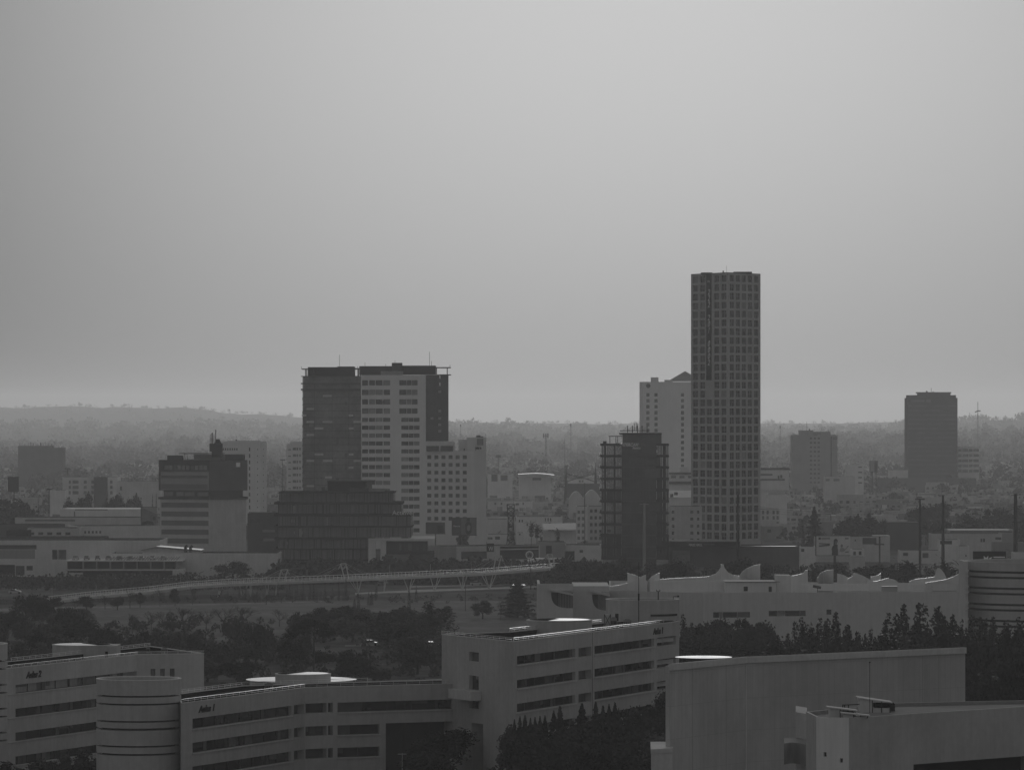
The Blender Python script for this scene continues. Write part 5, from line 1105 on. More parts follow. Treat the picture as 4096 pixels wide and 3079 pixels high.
# ---- ground, fields, roads, hills ----------------------------------------------------------
def struct(o,kind='structure'): o['kind']=kind; return o
b=MB(); b.face((-2900,-150,0),(2900,-150,0),(2900,22400,0),(-2900,22400,0)); struct(b.build('ground','ground'))
def patch(name,m,pts,z=.05,kind='structure'):
    b=MB(); b.face(*[(PX(u,RY(v,z)),RY(v,z),z) for u,v in pts]); o=b.build(name,m); struct(o,kind); return o
patch('grass_field','grass',[(-60,2560),(900,2560),(1500,2500),(1900,2560),(2170,2480),(2170,2404),(1650,2402),(1300,2402),(-60,2432)])
patch('path','dirt',[(-60,2436),(600,2420),(1300,2401),(1300,2406),(600,2427),(-60,2444)],.1)
patch('path','dirt',[(1700,2404),(2160,2404),(2160,2408),(1700,2407)],.1)
patch('road','concrete',[(1420,2378),(1700,2366),(2170,2349),(2170,2341),(1900,2352),(1690,2357),(1420,2370)],.1)
patch('road','asphalt',[(-60,2420),(1400,2380),(1400,2362),(-60,2400)],.05)
patch('road','concrete',[(1640,2348),(1940,2342),(2160,2334),(2160,2330),(1940,2337),(1640,2343)],.1)
patch('path','dirt',[(1380,2585),(1700,2576),(1700,2570),(1380,2578)],.1); patch('path','dirt',[(1130,2538),(1260,2528),(1260,2522),(1130,2531)],.1)
kb=MB(); a=(PX(1420,RY(2379,0)),RY(2379,0)); c_=(PX(2170,RY(2350,0)),RY(2350,0)); kb.lbox(a,c_,.3,0,.22); struct(kb.build('kerb','concrete'))
def hill(pts,Y,D,seed,amp=.06):
    b=MB(); nx,ny=260,12; rr=random.Random(seed)
    def top(U):
        for i in range(len(pts)-1):
            if pts[i][0]<=U<=pts[i+1][0]: q=(U-pts[i][0])/(pts[i+1][0]-pts[i][0]); return pts[i][1]+(pts[i+1][1]-pts[i][1])*q
        return pts[-1][1]
    U0,U1=pts[0][0],pts[-1][0]
    for i in range(nx+1):
        U=U0+(U1-U0)*i/nx; x=PX(U,Y); zt_=max(.5,PZ(top(U)+5*noise.noise(Vector((U*.006,seed*9.1,0)))+3*noise.noise(Vector((U*.02,seed*5.,3))),Y))
        for j in range(ny+1):
            q=j/ny; yy=Y-D+D*1.8*q; pr=math.sin(min(1,q*1.8)*math.pi/2)**1.2 if q<.5556 else max(0,math.cos((q-.5556)/.4444*math.pi/2))
            nn=noise.noise(Vector((x*.004+seed,yy*.002,0)))*amp
            b.v.append((x*(1+0*yy),yy,-.3+(zt_+.3)*pr*(1+nn*(1-pr)*6)))
    for i in range(nx):
        for j in range(ny):
            k=i*(ny+1)+j; b.f.append((k,k+ny+1,k+ny+2,k+1))
    return struct(b.build('hill','hill',None,smooth=True))
R1=[(-700,1634),(0,1628),(60,1631),(130,1634),(200,1625),(300,1624),(390,1629),(500,1628),(600,1634),(740,1631),(850,1643),(950,1654),(1050,1657),(1200,1670),(1500,1684),(2000,1692),(2600,1694),(3400,1693),(3750,1680),(4800,1680)]
R2=[(-700,1700),(0,1705),(500,1712),(900,1700),(1200,1720),(1500,1730),(1790,1707),(1950,1703),(2100,1714),(2200,1724),(2400,1728),(2700,1735),(3100,1727),(3300,1722),(3500,1718),(3640,1708),(3830,1692),(3900,1684),(4096,1681),(4800,1676)]
R3=[(-700,1790),(0,1785),(400,1788),(800,1770),(1200,1775),(1800,1752),(2200,1775),(2600,1780),(3100,1765),(3500,1752),(3800,1742),(4800,1735)]
hill(R1,18500,3200,1); hill(R2,14500,3600,2); hill(R3,10300,4200,3)
def topof(P,U):
    for i in range(len(P)-1):
        if P[i][0]<=U<=P[i+1][0]: q=(U-P[i][0])/(P[i+1][0]-P[i][0]); return P[i][1]+(P[i+1][1]-P[i][1])*q
    return P[-1][1]
# ---- houses ------------------------------------------------------------------------------
def house_proto(w,d,h,kind,rr):
    m=rr.choice(['house','house','houseb']); t=thing('house','',"house",(0,0,0))
    b=MB(); b.box(-w/2,w/2,0,d,0,h)
    if kind>0: b.box(-w/2+.3,w*rr.uniform(-.05,.25),d*.3,d-.3,h+.002,h+2.6)
    b.box(-w/2,w/2,0,.2,h+.001,h+.7); b.box(-w/2,-w/2+.2,.21,d,h+.001,h+.7); b.box(w/2-.2,w/2,.21,d,h+.001,h+.7)
    b.build('wall',m,t); n=max(2,int(w/3.2)); st_=int(h/2.9)
    r=MB(); r.box(-w/2+.21,w/2-.21,.21,d,h+.003,h+.05); r.build('roof',rr.choice(['rooff','roofg','rooff','roofs','roofw'] if kind!=1 else ['roofw','rooff']),t)
    for s in range(max(1,st_)):
        for i in range(n):
            if rr.random()<.8:
                x=-w/2+w*(i+.5)/n; q=MB(); ww=rr.choice([.6,.9,1.2]); zz_=s*2.9+1; q.box(x-ww,x+ww,-.05,-.002,zz_,zz_+rr.choice([1.1,1.5])); q.build('window','glass',t)
    if kind>0: q=MB(); q.cyl(w*.32,d*.6,.65,h+.06,h+1.6,10); q.build('water_tank','tank',t)
    return t
protos=[house_proto(rnd.choice([7,9,12,16,22]),rnd.uniform(8,14),rnd.choice([3.2,6,6,6,9]),k%3,rnd) for k in range(12)]
used=[False]*12
blocked=[(620,1110,2150),(1140,1810,2300),(1700,1950,2180),(2390,2820,2100),(2760,3045,2130)]
hn=0; tries=0
regions=[('left of the dark office block',-20,640),('between the two pale slabs',1065,1150),('between the lettered hotel and the bank tower',1950,2400),('right of the tallest tower',3045,3640),('near the right edge',3640,4110)]
while hn<285 and tries<6000:
    tries+=1
    Y=rnd.choice([rnd.uniform(2350,3400),rnd.uniform(2350,4600),rnd.uniform(2600,5600)]); reg=rnd.choices(regions,[1.6,.3,1.6,3.,2.4])[0]; U=rnd.uniform(reg[1],reg[2])
    if U<640 and Y<2450: continue
    i=rnd.randrange(12)
    if Y>3000 and rnd.random()<.3: i=rnd.choice([j for j in range(12)])
    o=protos[i] if not used[i] else copy_tree(protos[i]); used[i]=True
    o.location=(PX(U,Y),Y,0); o.rotation_euler.z=R(rnd.choice([0,0,8,-12,20,-25,90])) if i%3 else R(rnd.uniform(-15,15)); s=rnd.uniform(.8,1.15); o.scale=(s,s,s)
    far='hazy' if Y>3300 else 'low'
    o['label']=f"{far} flat-roofed house in the packed district {reg[0]}"; o['group']=f"{far} houses {reg[0]}"
    hn+=1
for i in range(12):
    if not used[i]:
        for c_ in list(protos[i].children): bpy.data.objects.remove(c_)
        bpy.data.objects.remove(protos[i])
b=MB(); rr=random.Random(5)
wb=MB()
for i in range(1500):
    Y=rr.choice([rr.uniform(2550,3600),rr.uniform(3000,6600),rr.uniform(3600,6600)]); U=rr.choice([rr.uniform(-60,4160),rr.uniform(3040,4160),rr.uniform(1940,2400)]); x=PX(U,Y); w_=rr.choice([5,7,9,12,16,26 if Y>3500 else 8,40 if Y>4500 else 6]); h_=rr.choice([2.8,3.2,5.6,6,6,8.5]); d_=rr.uniform(6,10)
    if U<640 and Y<2900: continue
    b.box(x-w_/2,x+w_/2,Y,Y+d_,0,h_)
    if rr.random()<.6: q=x+rr.uniform(-.4,.3)*w_; b.box(q,q+min(3,w_*.4),Y+2,Y+5,h_+.01,h_+rr.choice([1.2,2.4]))
    if Y<4300:
        for j in range(rr.choice([1,2,3])):
            q=x+rr.uniform(-.42,.25)*w_; zz_=rr.choice([.8,1.,h_-2.2]); wb.box(q,q+rr.choice([1.,1.6,2.6]),Y-.06,Y-.004,max(.3,zz_),max(.3,zz_)+1.3)
tag(wb.build('distant_windows','dark'),None,None,kind='stuff')
tag(b.build('distant_houses','housef'),None,None,kind='stuff')
b=MB()
for k in range(3):
    P=[(2951,2010+9*k,1830),(3360,2046+9*k,1830),(3772,2012+9*k,1820),(4062,2016+9*k,1790),(4180,2030+9*k,1780)]
    for i in range(len(P)-1):
        a_=Vector((PX(P[i][0],P[i][2]),P[i][2],PZ(P[i][1],P[i][2]))); c_=Vector((PX(P[i+1][0],P[i+1][2]),P[i+1][2],PZ(P[i+1][1],P[i+1][2]))); prev=a_
        for j in range(1,9):
            q=j/8; p=a_.lerp(c_,q); p.z-=2.2*4*q*(1-q)*(.5 if i in(0,1) else 1); b.tube(prev,p,.045,4); prev=p
tag(b.build('power_line','metal',None,loc=(PX(3400,1825),1825,0)),'three sagging overhead cables strung between the thick dark masts','cable')
# ---- cars ------------------------------------------------------------------------------
def car():
    t=thing('parked_car','','car',(0,0,0)); b=MB(); prof=[(-2.2,.35),(2.2,.35),(2.2,.85),(1.5,1.0),(-2.1,1.0),(-2.25,.7)]
    b.extr(prof,-.85,.85); b.build('body','car',t); b=MB(); b.extr([(-1.6,1.001),(1.1,1.001),(.45,1.48),(-1.1,1.48)],-.72,.72); b.build('cabin','glass',t)
    b=MB(); b.extr([(-1.15,1.482),(.5,1.482),(.4,1.54),(-1.0,1.54)],-.74,.74); b.build('roof','car',t)
    for x in(-1.4,1.4):
        for y in(-.8,.8):
            w_=MB(); w_.tube((x,y-.1,.33),(x,y+.1,.33),.33,12); w_.build('wheel','rubber',t)
    return t
c0=car(); cars=[(1905,1735,0,'on the pale road below the footbridge'),(2075,1712,2,'on the pale road near the big conifer'),(1530,1735,1,'behind the footbridge supports'),(3440,1560,0,'on the street behind the museum roof, white and gleaming'),(3600,1585,5,'on the street behind the museum roof'),(1060,1870,3,''),(2010,2290,0,''),(60,1650,4,'at the left edge of the park road'),(1480,1265,2,'parked under the park trees'),(1560,1262,2,'second in line parked under the park trees'),(1730,1255,3,'parked at the end of the line near the tall classroom block'),(4030,1010,10,'glinting behind the dark pines at right')]
n=0
for U,Y,rz,w_ in cars:
    if not w_: continue
    o=c0 if n==0 else copy_tree(c0); n+=1; o.location=(PX(U,Y),Y,.1); o.rotation_euler.z=R(rz); o['label']=f"small car {w_}"; 
b=None
deck=PZ(2241,1795)
for i in range(9):
    o=copy_tree(c0); o.location=(PX(300+i*44,1800),1803,deck+.02); o.rotation_euler.z=R(88+rnd.uniform(-4,4)); o['label']='car parked nose-out in the row on top of the parking deck'; o['group']='cars on the parking deck'
# ---- trees ------------------------------------------------------------------------------
def leafq(v,f,p,s,nrm,rr,asp=1.):
    a=Vector((rr.gauss(0,1),rr.gauss(0,1),rr.gauss(0,1))); a=(a*.8+nrm).normalized(); u=a.orthogonal().normalized(); w=a.cross(u); t=rr.uniform(0,6.28); u,w=u*math.cos(t)+w*math.sin(t),w*math.cos(t)-u*math.sin(t)
    u*=s; w*=s*asp; i=len(v); v+= [tuple(p-u*.6-w),tuple(p+u-w*.5),tuple(p+u*.7+w),tuple(p-u+w*.6)]; f.append((i,i+1,i+2,i+3))
def mesh_of(name,v,f,m):
    me=bpy.data.meshes.new(name); me.from_pydata(v,[],f); me.update(); me.materials.append(M[m]); return me
def trunk_mesh(h,r,rr,limbs=5,zc=.3):
    b=MB(); p=Vector((0,0,-.02)); q=Vector((rr.uniform(-.02,.02),rr.uniform(-.02,.02),h*.5)); e=Vector((rr.uniform(-.03,.03),rr.uniform(-.03,.03),h))
    b.tube(p,q,r,7,r*.8); b.tube(q,e,r*.8,7,r*.5)
    for i in range(limbs):
        a=rr.uniform(0,6.28); z0=h*rr.uniform(.55,1); L=rr.uniform(.15,.3); s=q.lerp(e,(z0/h-.5)*2) if z0>h*.5 else q; b.tube(s,s+Vector((math.cos(a)*L,math.sin(a)*L,L*.9)),r*.35,5,r*.12)
    return b
def crown(kind,seed):
    rr=random.Random(seed); v=[];f=[]
    if kind in('broad','round','tall'):
        rx={'broad':.42,'round':.4,'tall':.27}[kind]; zc={'broad':.62,'round':.52,'tall':.55}[kind]; rz={'broad':.34,'round':.46,'tall':.43}[kind]
        n={'broad':19,'round':26,'tall':22}[kind]; top=0
        L=[]
        for i in range(n):
            d=Vector((rr.gauss(0,1),rr.gauss(0,1),rr.gauss(0,1))).normalized(); k=rr.uniform(.35,.82) if i>3 else .2
            L.append((Vector((d.x*rx*k,d.y*rx*k,zc+d.z*rz*k)),rr.uniform(.10,.2)*(rx/.4)**.5))
        for c_,r in L:
            for j in range(125):
                d=Vector((rr.gauss(0,1),rr.gauss(0,1),rr.gauss(0,1))).normalized(); q=rr.random()**.4*rr.choice([1,1,1,1.25]); p=c_+d*r*q; leafq(v,f,p,rr.uniform(.012,.026),d,rr)
            for j in range(12):
                d=Vector((rr.gauss(0,1),rr.gauss(0,1),rr.gauss(0,1))).normalized(); leafq(v,f,c_+d*r*.5,.05,d,rr)
    elif kind=='spruce':
        for i in range(2300):
            t=rr.random()**.75; z=.06+.94*t; rad=.2*(1-t)**.9*(.75+.3*math.sin(z*62+rr.uniform(-.4,.4)))+.006; a=rr.uniform(0,6.28); k=rr.random()**.4; lob=1+.18*math.sin(a*5+z*9); p=Vector((math.cos(a)*rad*k*lob,math.sin(a)*rad*k*lob,z-.04*k)); leafq(v,f,p,rr.uniform(.012,.024)*(1.2-t*.6),Vector((math.cos(a),math.sin(a),.6)),rr)
    elif kind=='pine':      # wind-bent, several ragged leaders
        for k in range(9):
            ax=rr.uniform(-.17,.17); ay=rr.uniform(-.12,.12); zt_=rr.uniform(.66,1.) if k else 1.; lean=rr.uniform(0,.09)
            for j in range(330):
                t=rr.random(); z=.1+(zt_-.1)*t; w_=(.13*(1-t)**.7+.018)*(.45+.75*abs(math.sin(z*31+k*2))); a=rr.uniform(0,6.28); q=rr.random()**.5; p=Vector((ax*(1-.2*t)+lean*t*t+math.cos(a)*w_*q,ay+math.sin(a)*w_*q,z+.02*rr.random())); leafq(v,f,p,rr.uniform(.006,.014),Vector((.6,0,.8)),rr,1.7)
    elif kind=='cypress':
        for i in range(700):
            t=rr.random(); z=.02+.98*t; w_=.062*(math.sin(min(1,(1-t)*1.25+.03)*1.6))*rr.uniform(.75,1.12)*(1-.5*t*t)+.003; a=rr.uniform(0,6.28); p=Vector((math.cos(a)*w_,math.sin(a)*w_,z)); leafq(v,f,p,rr.uniform(.012,.024)*(1.1-.6*t),Vector((math.cos(a),math.sin(a),1.5)),rr,.6)
    elif kind=='palm':
        for i in range(38):
            a=rr.uniform(0,6.28); el=rr.uniform(-.9,1.3); L=rr.uniform(.2,.3); p=Vector((0,0,.83)); d=Vector((math.cos(a)*math.cos(el),math.sin(a)*math.cos(el),math.sin(el)))
            for j in range(9):
                q=p+d*L/9; s=Vector((-d.y,d.x,0)).normalized()*.022*(1-j/10)+Vector((0,0,.004)); k=len(v); v+=[tuple(p-s),tuple(p+s),tuple(q+s*.8),tuple(q-s*.8)]; f.append((k,k+1,k+2,k+3)); p=q; d=(d+Vector((0,0,-.13))).normalized()
        for i in range(90): a=rr.uniform(0,6.28); z=rr.uniform(.5,.8); leafq(v,f,Vector((math.cos(a)*.05,math.sin(a)*.05,z)),.03,Vector((math.cos(a),math.sin(a),0)),rr)
    elif kind=='umbrella':
        for i in range(16):
            c_=Vector((rr.uniform(-.45,.45),rr.uniform(-.4,.4),.8)); c_.z=.88-.45*(c_.x**2+c_.y**2)*1.6+rr.uniform(-.04,.02)
            for j in range(110):
                d=Vector((rr.gauss(0,1),rr.gauss(0,1),rr.gauss(0,.7))).normalized(); leafq(v,f,c_+Vector((d.x*.14,d.y*.14,d.z*.08))*rr.random()**.4,rr.uniform(.012,.024),d,rr)
    elif kind=='bush':
        for i in range(14):
            c_=Vector((rr.uniform(-.7,.7),rr.uniform(-.5,.5),rr.uniform(.25,.6)))
            for j in range(120):
                d=Vector((rr.gauss(0,1),rr.gauss(0,1),rr.gauss(0,1))).normalized(); p=c_+d*rr.uniform(.2,.38)*rr.random()**.3; p.z=max(.02,p.z); leafq(v,f,p,rr.uniform(.03,.06),d,rr)
    elif kind=='far':
        for i in range(9):
            d=Vector((rr.gauss(0,1),rr.gauss(0,1),rr.gauss(0,.8))).normalized(); c_=Vector((d.x*.3,d.y*.3,.42+d.z*.26))
            for j in range(34):
                e=Vector((rr.gauss(0,1),rr.gauss(0,1),rr.gauss(0,1))).normalized(); leafq(v,f,c_+e*.17*rr.random()**.35,rr.uniform(.03,.055),e,rr)
    # scale to unit height
    zm_=max(p[2] for p in v); v=[(x/zm_,y/zm_,z/zm_) for x,y,z in v]
    w=sorted(p[0] for p in v); return v,f,(w[int(len(w)*.985)]-w[int(len(w)*.015)])
def bare(seed):
    rr=random.Random(seed); b=MB()
    def br_(p,d,L,r,n):
        q=p+d*L; b.tube(p,q,r,4,r*.65)
        if n==0: return
        for i in range(3 if n>1 else 4):
            e=(d+Vector((rr.gauss(0,.5),rr.gauss(0,.5),rr.gauss(.12,.25)))).normalized(); br_(q if i else p.lerp(q,.7),e,L*rr.uniform(.6,.85),r*.58,n-1)
    p=Vector((0,0,.26))
    for i in range(4): br_(p,Vector((rr.gauss(0,.5),rr.gauss(0,.5),.8)).normalized(),.2,.016,4)
    zm_=max(q[2] for q in b.v); b.v=[(x/zm_,y/zm_,z/zm_) for x,y,z in b.v]; w=[q[0] for q in b.v]; t=MB(); t.tube((0,0,-.01),(0,0,.27/zm_),.022,6,.017)
    return b,t,max(w)-min(w)
LIB={}
for kind,mm_,ns,th,tr in(('broad','leaf',4,.5,.022),('round','leaf',3,.3,.03),('tall','leafl',2,.4,.02),('spruce','leafd',3,.9,.012),('pine','leafd',4,.8,.012),('cypress','leafd',2,.5,.008),('palm','leaf',2,.84,.017),('umbrella','leafd',2,.75,.02),('bush','leafl',3,.3,.03),('far','leaf',4,.5,.03)):
    LIB[kind]=[]
    for s in range(ns):
        v,f,w_=crown(kind,hash(kind)%97+s*13 if False else sum(map(ord,kind))+s*13); me=mesh_of('crown',v,f,mm_)
        tb=trunk_mesh(th,tr,random.Random(s+5),0 if kind in('palm','cypress','bush','spruce','pine') else 5); tm=mesh_of('trunk',tb.v,tb.f,'bark'); LIB[kind].append((me,tm,w_))
LIB['bare']=[]
for s in range(3):
    b,t,w_=bare(s+3); LIB['bare'].append((mesh_of('branches',b.v,b.f,'bark'),mesh_of('trunk',t.v,t.f,'bark'),w_))
NM={'broad':'broadleaf_tree','round':'round_tree','tall':'poplar_tree','spruce':'conifer_tree','pine':'pine_tree','cypress':'cypress_tree','palm':'palm_tree','umbrella':'umbrella_pine','bush':'bush','bare':'bare_tree','far':'broadleaf_tree'}
TC=[0]
def tree(kind,U,Y,Vt,wpx=None,label='',group=None,zb=0,var=None,m=None):
    me,tm,w_=rnd.choice(LIB[kind]) if var is None else LIB[kind][var%len(LIB[kind])]
    h=PZ(Vt,Y)-zb
    if h<1: return
    t=thing(NM[kind],label,'bush' if kind=='bush' else 'tree',(PX(U,Y),Y,zb),group)
    sx=(wpx*Y/F)/(w_*h) if wpx else rnd.uniform(.9,1.15)
    t.scale=(h*sx,h*sx,h); t.rotation_euler.z=rnd.uniform(-.6,.6) if wpx else rnd.uniform(0,6.28)
    if kind=='pine': t.rotation_euler.z=rnd.uniform(-.5,.5)
    c=bpy.data.objects.new('branches' if kind=='bare' else 'crown',me); C.objects.link(c); c.parent=t
    if m is None and 1040<Y<1560 and U<2160 and kind!='bare': m=rnd.choice(['leafp','leafq','leafq']) if kind!='spruce' else 'leafq'
    if m and kind!='bare': c.material_slots[0].link='OBJECT'; c.material_slots[0].material=M[m]
    if kind not in('far','bush'): k=bpy.data.objects.new('trunk',tm); C.objects.link(k); k.parent=t
    TC[0]+=1; return t
def many(kind,n,U0,U1,Y0,Y1,h0,h1,label,group,zf=None,wr=(.9,1.3)):
    for i in range(n):
        U=rnd.uniform(U0,U1); Y=rnd.uniform(Y0,Y1); k=kind if isinstance(kind,str) else rnd.choice(kind); h=rnd.uniform(h0,h1); zb=zf(U,Y) if zf else 0
        tree(k,U,Y,VH-(zb+h-H)*F/Y,None,label,group,zb)
# foreground right: tall dark pines behind the blank hall
for U,Vt,Y,w_ in((3168,2530,1040,60),(3190,2480,1045,50),(3215,2462,1040,60),(3245,2484,1030,60),(3292,2470,1035,70),(3318,2480,1020,60),(3365,2444,1030,80),(3408,2500,1040,60),(3440,2520,1020,50),(3490,2506,1020,55),(3560,2450,1010,80),(3640,2412,1010,90),(3700,2405,1015,110),(3752,2446,1020,90),(3805,2452,1020,70),(3845,2472,1030,60),(3900,2456,1010,80),(3935,2462,1015,60),(3990,2462,1030,70),(4040,2472,1010,80),(4085,2460,1015,70)):
    tree('pine',U,Y,Vt,w_*1.5,'dark wind-ragged pine in the row behind the blank white hall','pines behind the blank hall')
for i in range(44):
    U=3090+i*23.5; tree(rnd.choice(['pine','round','broad']),U+rnd.uniform(-8,8),rnd.uniform(880,985),rnd.uniform(2545,2600) if U<3450 else rnd.uniform(2505,2590),rnd.uniform(110,170),'dark full crown in the grove behind the blank white hall','grove behind the blank hall')
for i in range(16):
    U=3880+i*15; tree(rnd.choice(['round','broad','pine']),U,rnd.uniform(790,850),rnd.uniform(2590,2720),rnd.uniform(110,170),'dark crown right of the blank white hall','trees right of the blank hall')
# trees before the museum
for U,Vt,Y,w_,k in((2740,2452,1120,60,'pine'),(2760,2500,1100,90,'round'),(2800,2478,1140,110,'round'),(2850,2468,1130,120,'broad'),(2900,2472,1120,110,'broad'),(2930,2500,1110,90,'broad'),(2975,2466,1130,90,'round'),(3030,2476,1120,100,'broad'),(3060,2520,1100,90,'broad'),(3110,2538,1100,120,'round'),(2780,2540,1060,100,'broad'),(2850,2550,1050,140,'broad'),(2960,2545,1050,140,'broad'),(3060,2560,1050,130,'round'),(2720,2545,1060,80,'tall'),(2755,2590,1020,60,'spruce'),(2905,2588,1010,70,'spruce'),(2990,2570,1010,40,'spruce'),(3035,2570,1010,40,'spruce')):
    tree(k,U,Y,Vt,w_*1.15,'leafy tree standing before the long museum wall','trees before the museum wall')
# trees under the tall classroom block
for U,Vt,Y,w_,k in((2058,2874,770,40,'spruce'),(2080,2862,775,45,'spruce'),(2100,2856,772,50,'spruce'),(2122,2868,770,40,'spruce'),(2140,2864,771,44,'spruce'),(2160,2860,773,44,'spruce'),(2180,2858,773,44,'spruce'),(2215,2838,775,60,'spruce'),(2240,2820,776,62,'spruce'),(2328,2810,785,80,'spruce'),(2383,2803,790,56,'spruce'),(2412,2818,788,50,'spruce'),(2436,2812,788,50,'spruce'),(2460,2806,790,56,'spruce'),(2475,2828,786,30,'spruce'),(2558,2816,800,30,'spruce')):
    tree(k,U,Y,Vt,w_*1.3,'slim dark conifer tip against the tall classroom block','conifers against the tall classroom block')
for U,Vt,Y,w_,k in((2040,2888,762,80,'tall'),(2090,2892,760,120,'round'),(2160,2890,760,130,'round'),(2240,2880,765,130,'broad'),(2330,2856,775,150,'broad'),(2420,2860,780,150,'broad'),(2500,2850,790,150,'round'),(2580,2820,800,140,'broad'),(2650,2780,815,130,'broad'),(2665,2750,830,80,'tall'),(2610,2850,790,120,'round'),(2290,2930,745,160,'round'),(2440,2920,750,170,'broad'),(2560,2900,760,160,'broad'),(2120,2960,735,160,'round'),(2380,2990,725,170,'round'),(2550,2980,730,170,'broad'),(2240,3010,720,150,'round'),(2640,2920,745,120,'tall')):
    tree(k,U,Y,Vt,w_*1.15,'dense dark crown at the foot of the tall classroom block','dense trees under the tall classroom block')
tree('round',1690,790,2960,170,'small dense tree beside the pale lamp posts'); tree('broad',1790,800,2905,180,'dark spreading tree shading the low undercroft'); tree('broad',1740,780,3000,170,'low leafy tree in front of the undercroft at the bottom edge')
tree('round',340,770,2990,120,'dark bush-like tree between the two round stair drums'); tree('broad',200,770,3030,140,'dark tree at the bottom left below the window strips'); tree('round',30,770,3040,120,'dark crown at the bottom left corner'); tree('tall',265,772,3010,60,'narrow leafy sapling between the stair drums')
# park
for U,Vb,Vt,w_ in((735,2520,2425,110),(825,2524,2428,90),(895,2512,2418,120),(970,2520,2420,110),(655,2516,2432,90),(605,2520,2440,80),(1020,2412,2370,60),(1065,2418,2375,60),(1125,2412,2362,50),(1118,2505,2430,70),(2003,2480,2400,40),(530,2520,2450,60)):
    tree('bare',U,GY(Vb),Vt,w_,'leafless spreading tree in the dry grass','bare trees in the dry grass')
for i,U in enumerate([886,912,935,958,972,983,1000,1012,1030,1042,1060,1075,1098,1112,1128,1148,1158,1168,1183,1190,1204,1212,1221,1240,1255,1267,1284,1300,1330,1355,1373,1384]):
    h=[2340,2352,2360,2345,2350,2332,2370,2338][i%8]+(8 if U<1100 else -6); h=2303 if U==1384 else h
    tree('cypress',U,GY(2401),h,rnd.uniform(10,15),'slim dark cypress in the row beneath the footbridge','cypress row beneath the footbridge')
for U,Vb,Vt in((1418,2434,2392),(1434,2436,2372),(1475,2420,2366),(1487,2420,2366),(1636,2440,2335),(1665,2410,2342),(1505,2395,2330)): tree('cypress',U,GY(Vb),Vt,13,'lone slim cypress standing before the footbridge legs','lone cypresses before the footbridge')
tree('spruce',2068,GY(2470),2312,112,'big broad conifer left of the museum'); tree('round',1930,GY(2475),2392,72,'rounded leafy tree alone in the grass, left of the big conifer')
tree('pine',1735,GY(2550),2400,150,'large leaning dark tree at the right end of the park grove'); tree('round',930,1800,2238,125,'large round dark tree beside the white wall and footbridge'); tree('umbrella',1255,GY(2690),2470,190,'wide tiered cedar in the middle of the park')
tree('broad',690,GY(2530),2478,66,'small dark dome tree at the grass edge'); tree('palm',275,GY(2515),2440,24,'thin palm in the left grass field')
G='park trees behind the classroom wings'
for i in range(56):
    U=rnd.uniform(-40,1790); Vb=rnd.uniform(2600,2760) if U<900 else rnd.uniform(2540,2760)
    if 1600<U: Vb=rnd.uniform(2530,2720)
    k=rnd.choice(['broad','broad','round','tall','bush','spruce','pine']); Vt=Vb-rnd.uniform(75,150)
    tree(k,U,GY(Vb),max(Vt,2470 if U<900 else 2440),rnd.uniform(70,140)*(.5 if k in('spruce','tall') else 1.1),'mixed dark park tree between the classroom wings and the grass',G)
for i in range(17):
    U=rnd.uniform(1230,1680); Vb=rnd.uniform(2490,2540); tree(rnd.choice(['broad','round']),U,GY(Vb),rnd.uniform(2415,2455),rnd.uniform(80,120),'dark full tree in the central park grove','central park grove')
for i in range(16):
    U=rnd.uniform(-60,320); Vb=rnd.uniform(2470,2600); tree(rnd.choice(['broad','round','bush']),U,GY(Vb),Vb-rnd.uniform(60,130),rnd.uniform(90,150),'dark tree at the left edge of the park','trees at the left edge of the park')
for U,Vb,Vt,w_,k in((215,2440,2385,70,'broad'),(300,2446,2392,50,'bare'),(345,2440,2380,60,'tall'),(420,2436,2376,70,'bare'),(470,2440,2382,50,'broad'),(520,2432,2362,60,'bare'),(560,2430,2366,40,'tall'),(640,2426,2352,60,'bare'),(700,2424,2350,36,'tall'),(770,2420,2346,40,'bare')):
    tree(k,U,GY(Vb),Vt,w_,'thin tree standing in front of the low end of the footbridge','thin trees before the low end of the footbridge')
# behind the museum / street
for i in range(34):
    U=rnd.uniform(2150,3700); tree(rnd.choice(['broad','round','broad','palm' if U>2700 else 'round']),U,rnd.uniform(1500,1780),rnd.uniform(2222,2278),None if False else rnd.uniform(70,130),'street tree between the museum and the towers','street trees behind the museum')
for U,Vt,w_,Y in((3252,2258,26,1560),(3570,2278 and 2248,36,1600),(3630,2240,40,1620),(3775,2216,36,1500),(3845,2236,44,1480),(3797,2266,36,1420),(2126,2079,26,2180),(2148,2092,24,2190),(2232,2105,20,2150),(4062,2195,40,1720),(1545,2210,22,1850),(1645,2205,24,1850)): tree('palm',U,Y,Vt,w_*1.6,'palm with drooping fronds among the low houses','palms among the low houses')
tree('spruce',3257,2060,2023,70,'tall pointed conifer left of the round crowns, over the pale billboard'); tree('cypress',3212,2050,2072,16,'slim dark cypress left of the tall pointed conifer')
for U,Vt,w_ in((3375,2060,80),(3405,2052,80),(3440,2070,80),(3465,2058,90),(3497,2066,80),(3520,2070,60),(3478,2040,24)): tree('broad' if w_>50 else 'tall',U,2180,Vt,w_,'dark crown in the cluster over the two-window white house','dark crowns over the two-window house')
for U,Vt,w_ in((20,1990,110),(70,1984,120),(105,2005,70)): tree('round',U,2350,Vt,w_,'big dark crown at the left edge beneath the small billboard','dark crowns under the small billboard')
for U,Vt,w_ in((462,1968,50),(525,1968,60),(555,1978,50),(500,1990,70),(330,1962,70),(290,1985,60),(440,1990,50)): tree('broad',U,2420,Vt,w_,'dark street tree left of the two-volume office block','street trees left of the two-volume office')
for U,Vt in((153,1988),(610,1975),(625,1972),(3632,2065),(3655,2068),(3707,2070)): tree('cypress',U,2300,Vt,12,'slim cypress among low houses','slim cypresses among low houses')
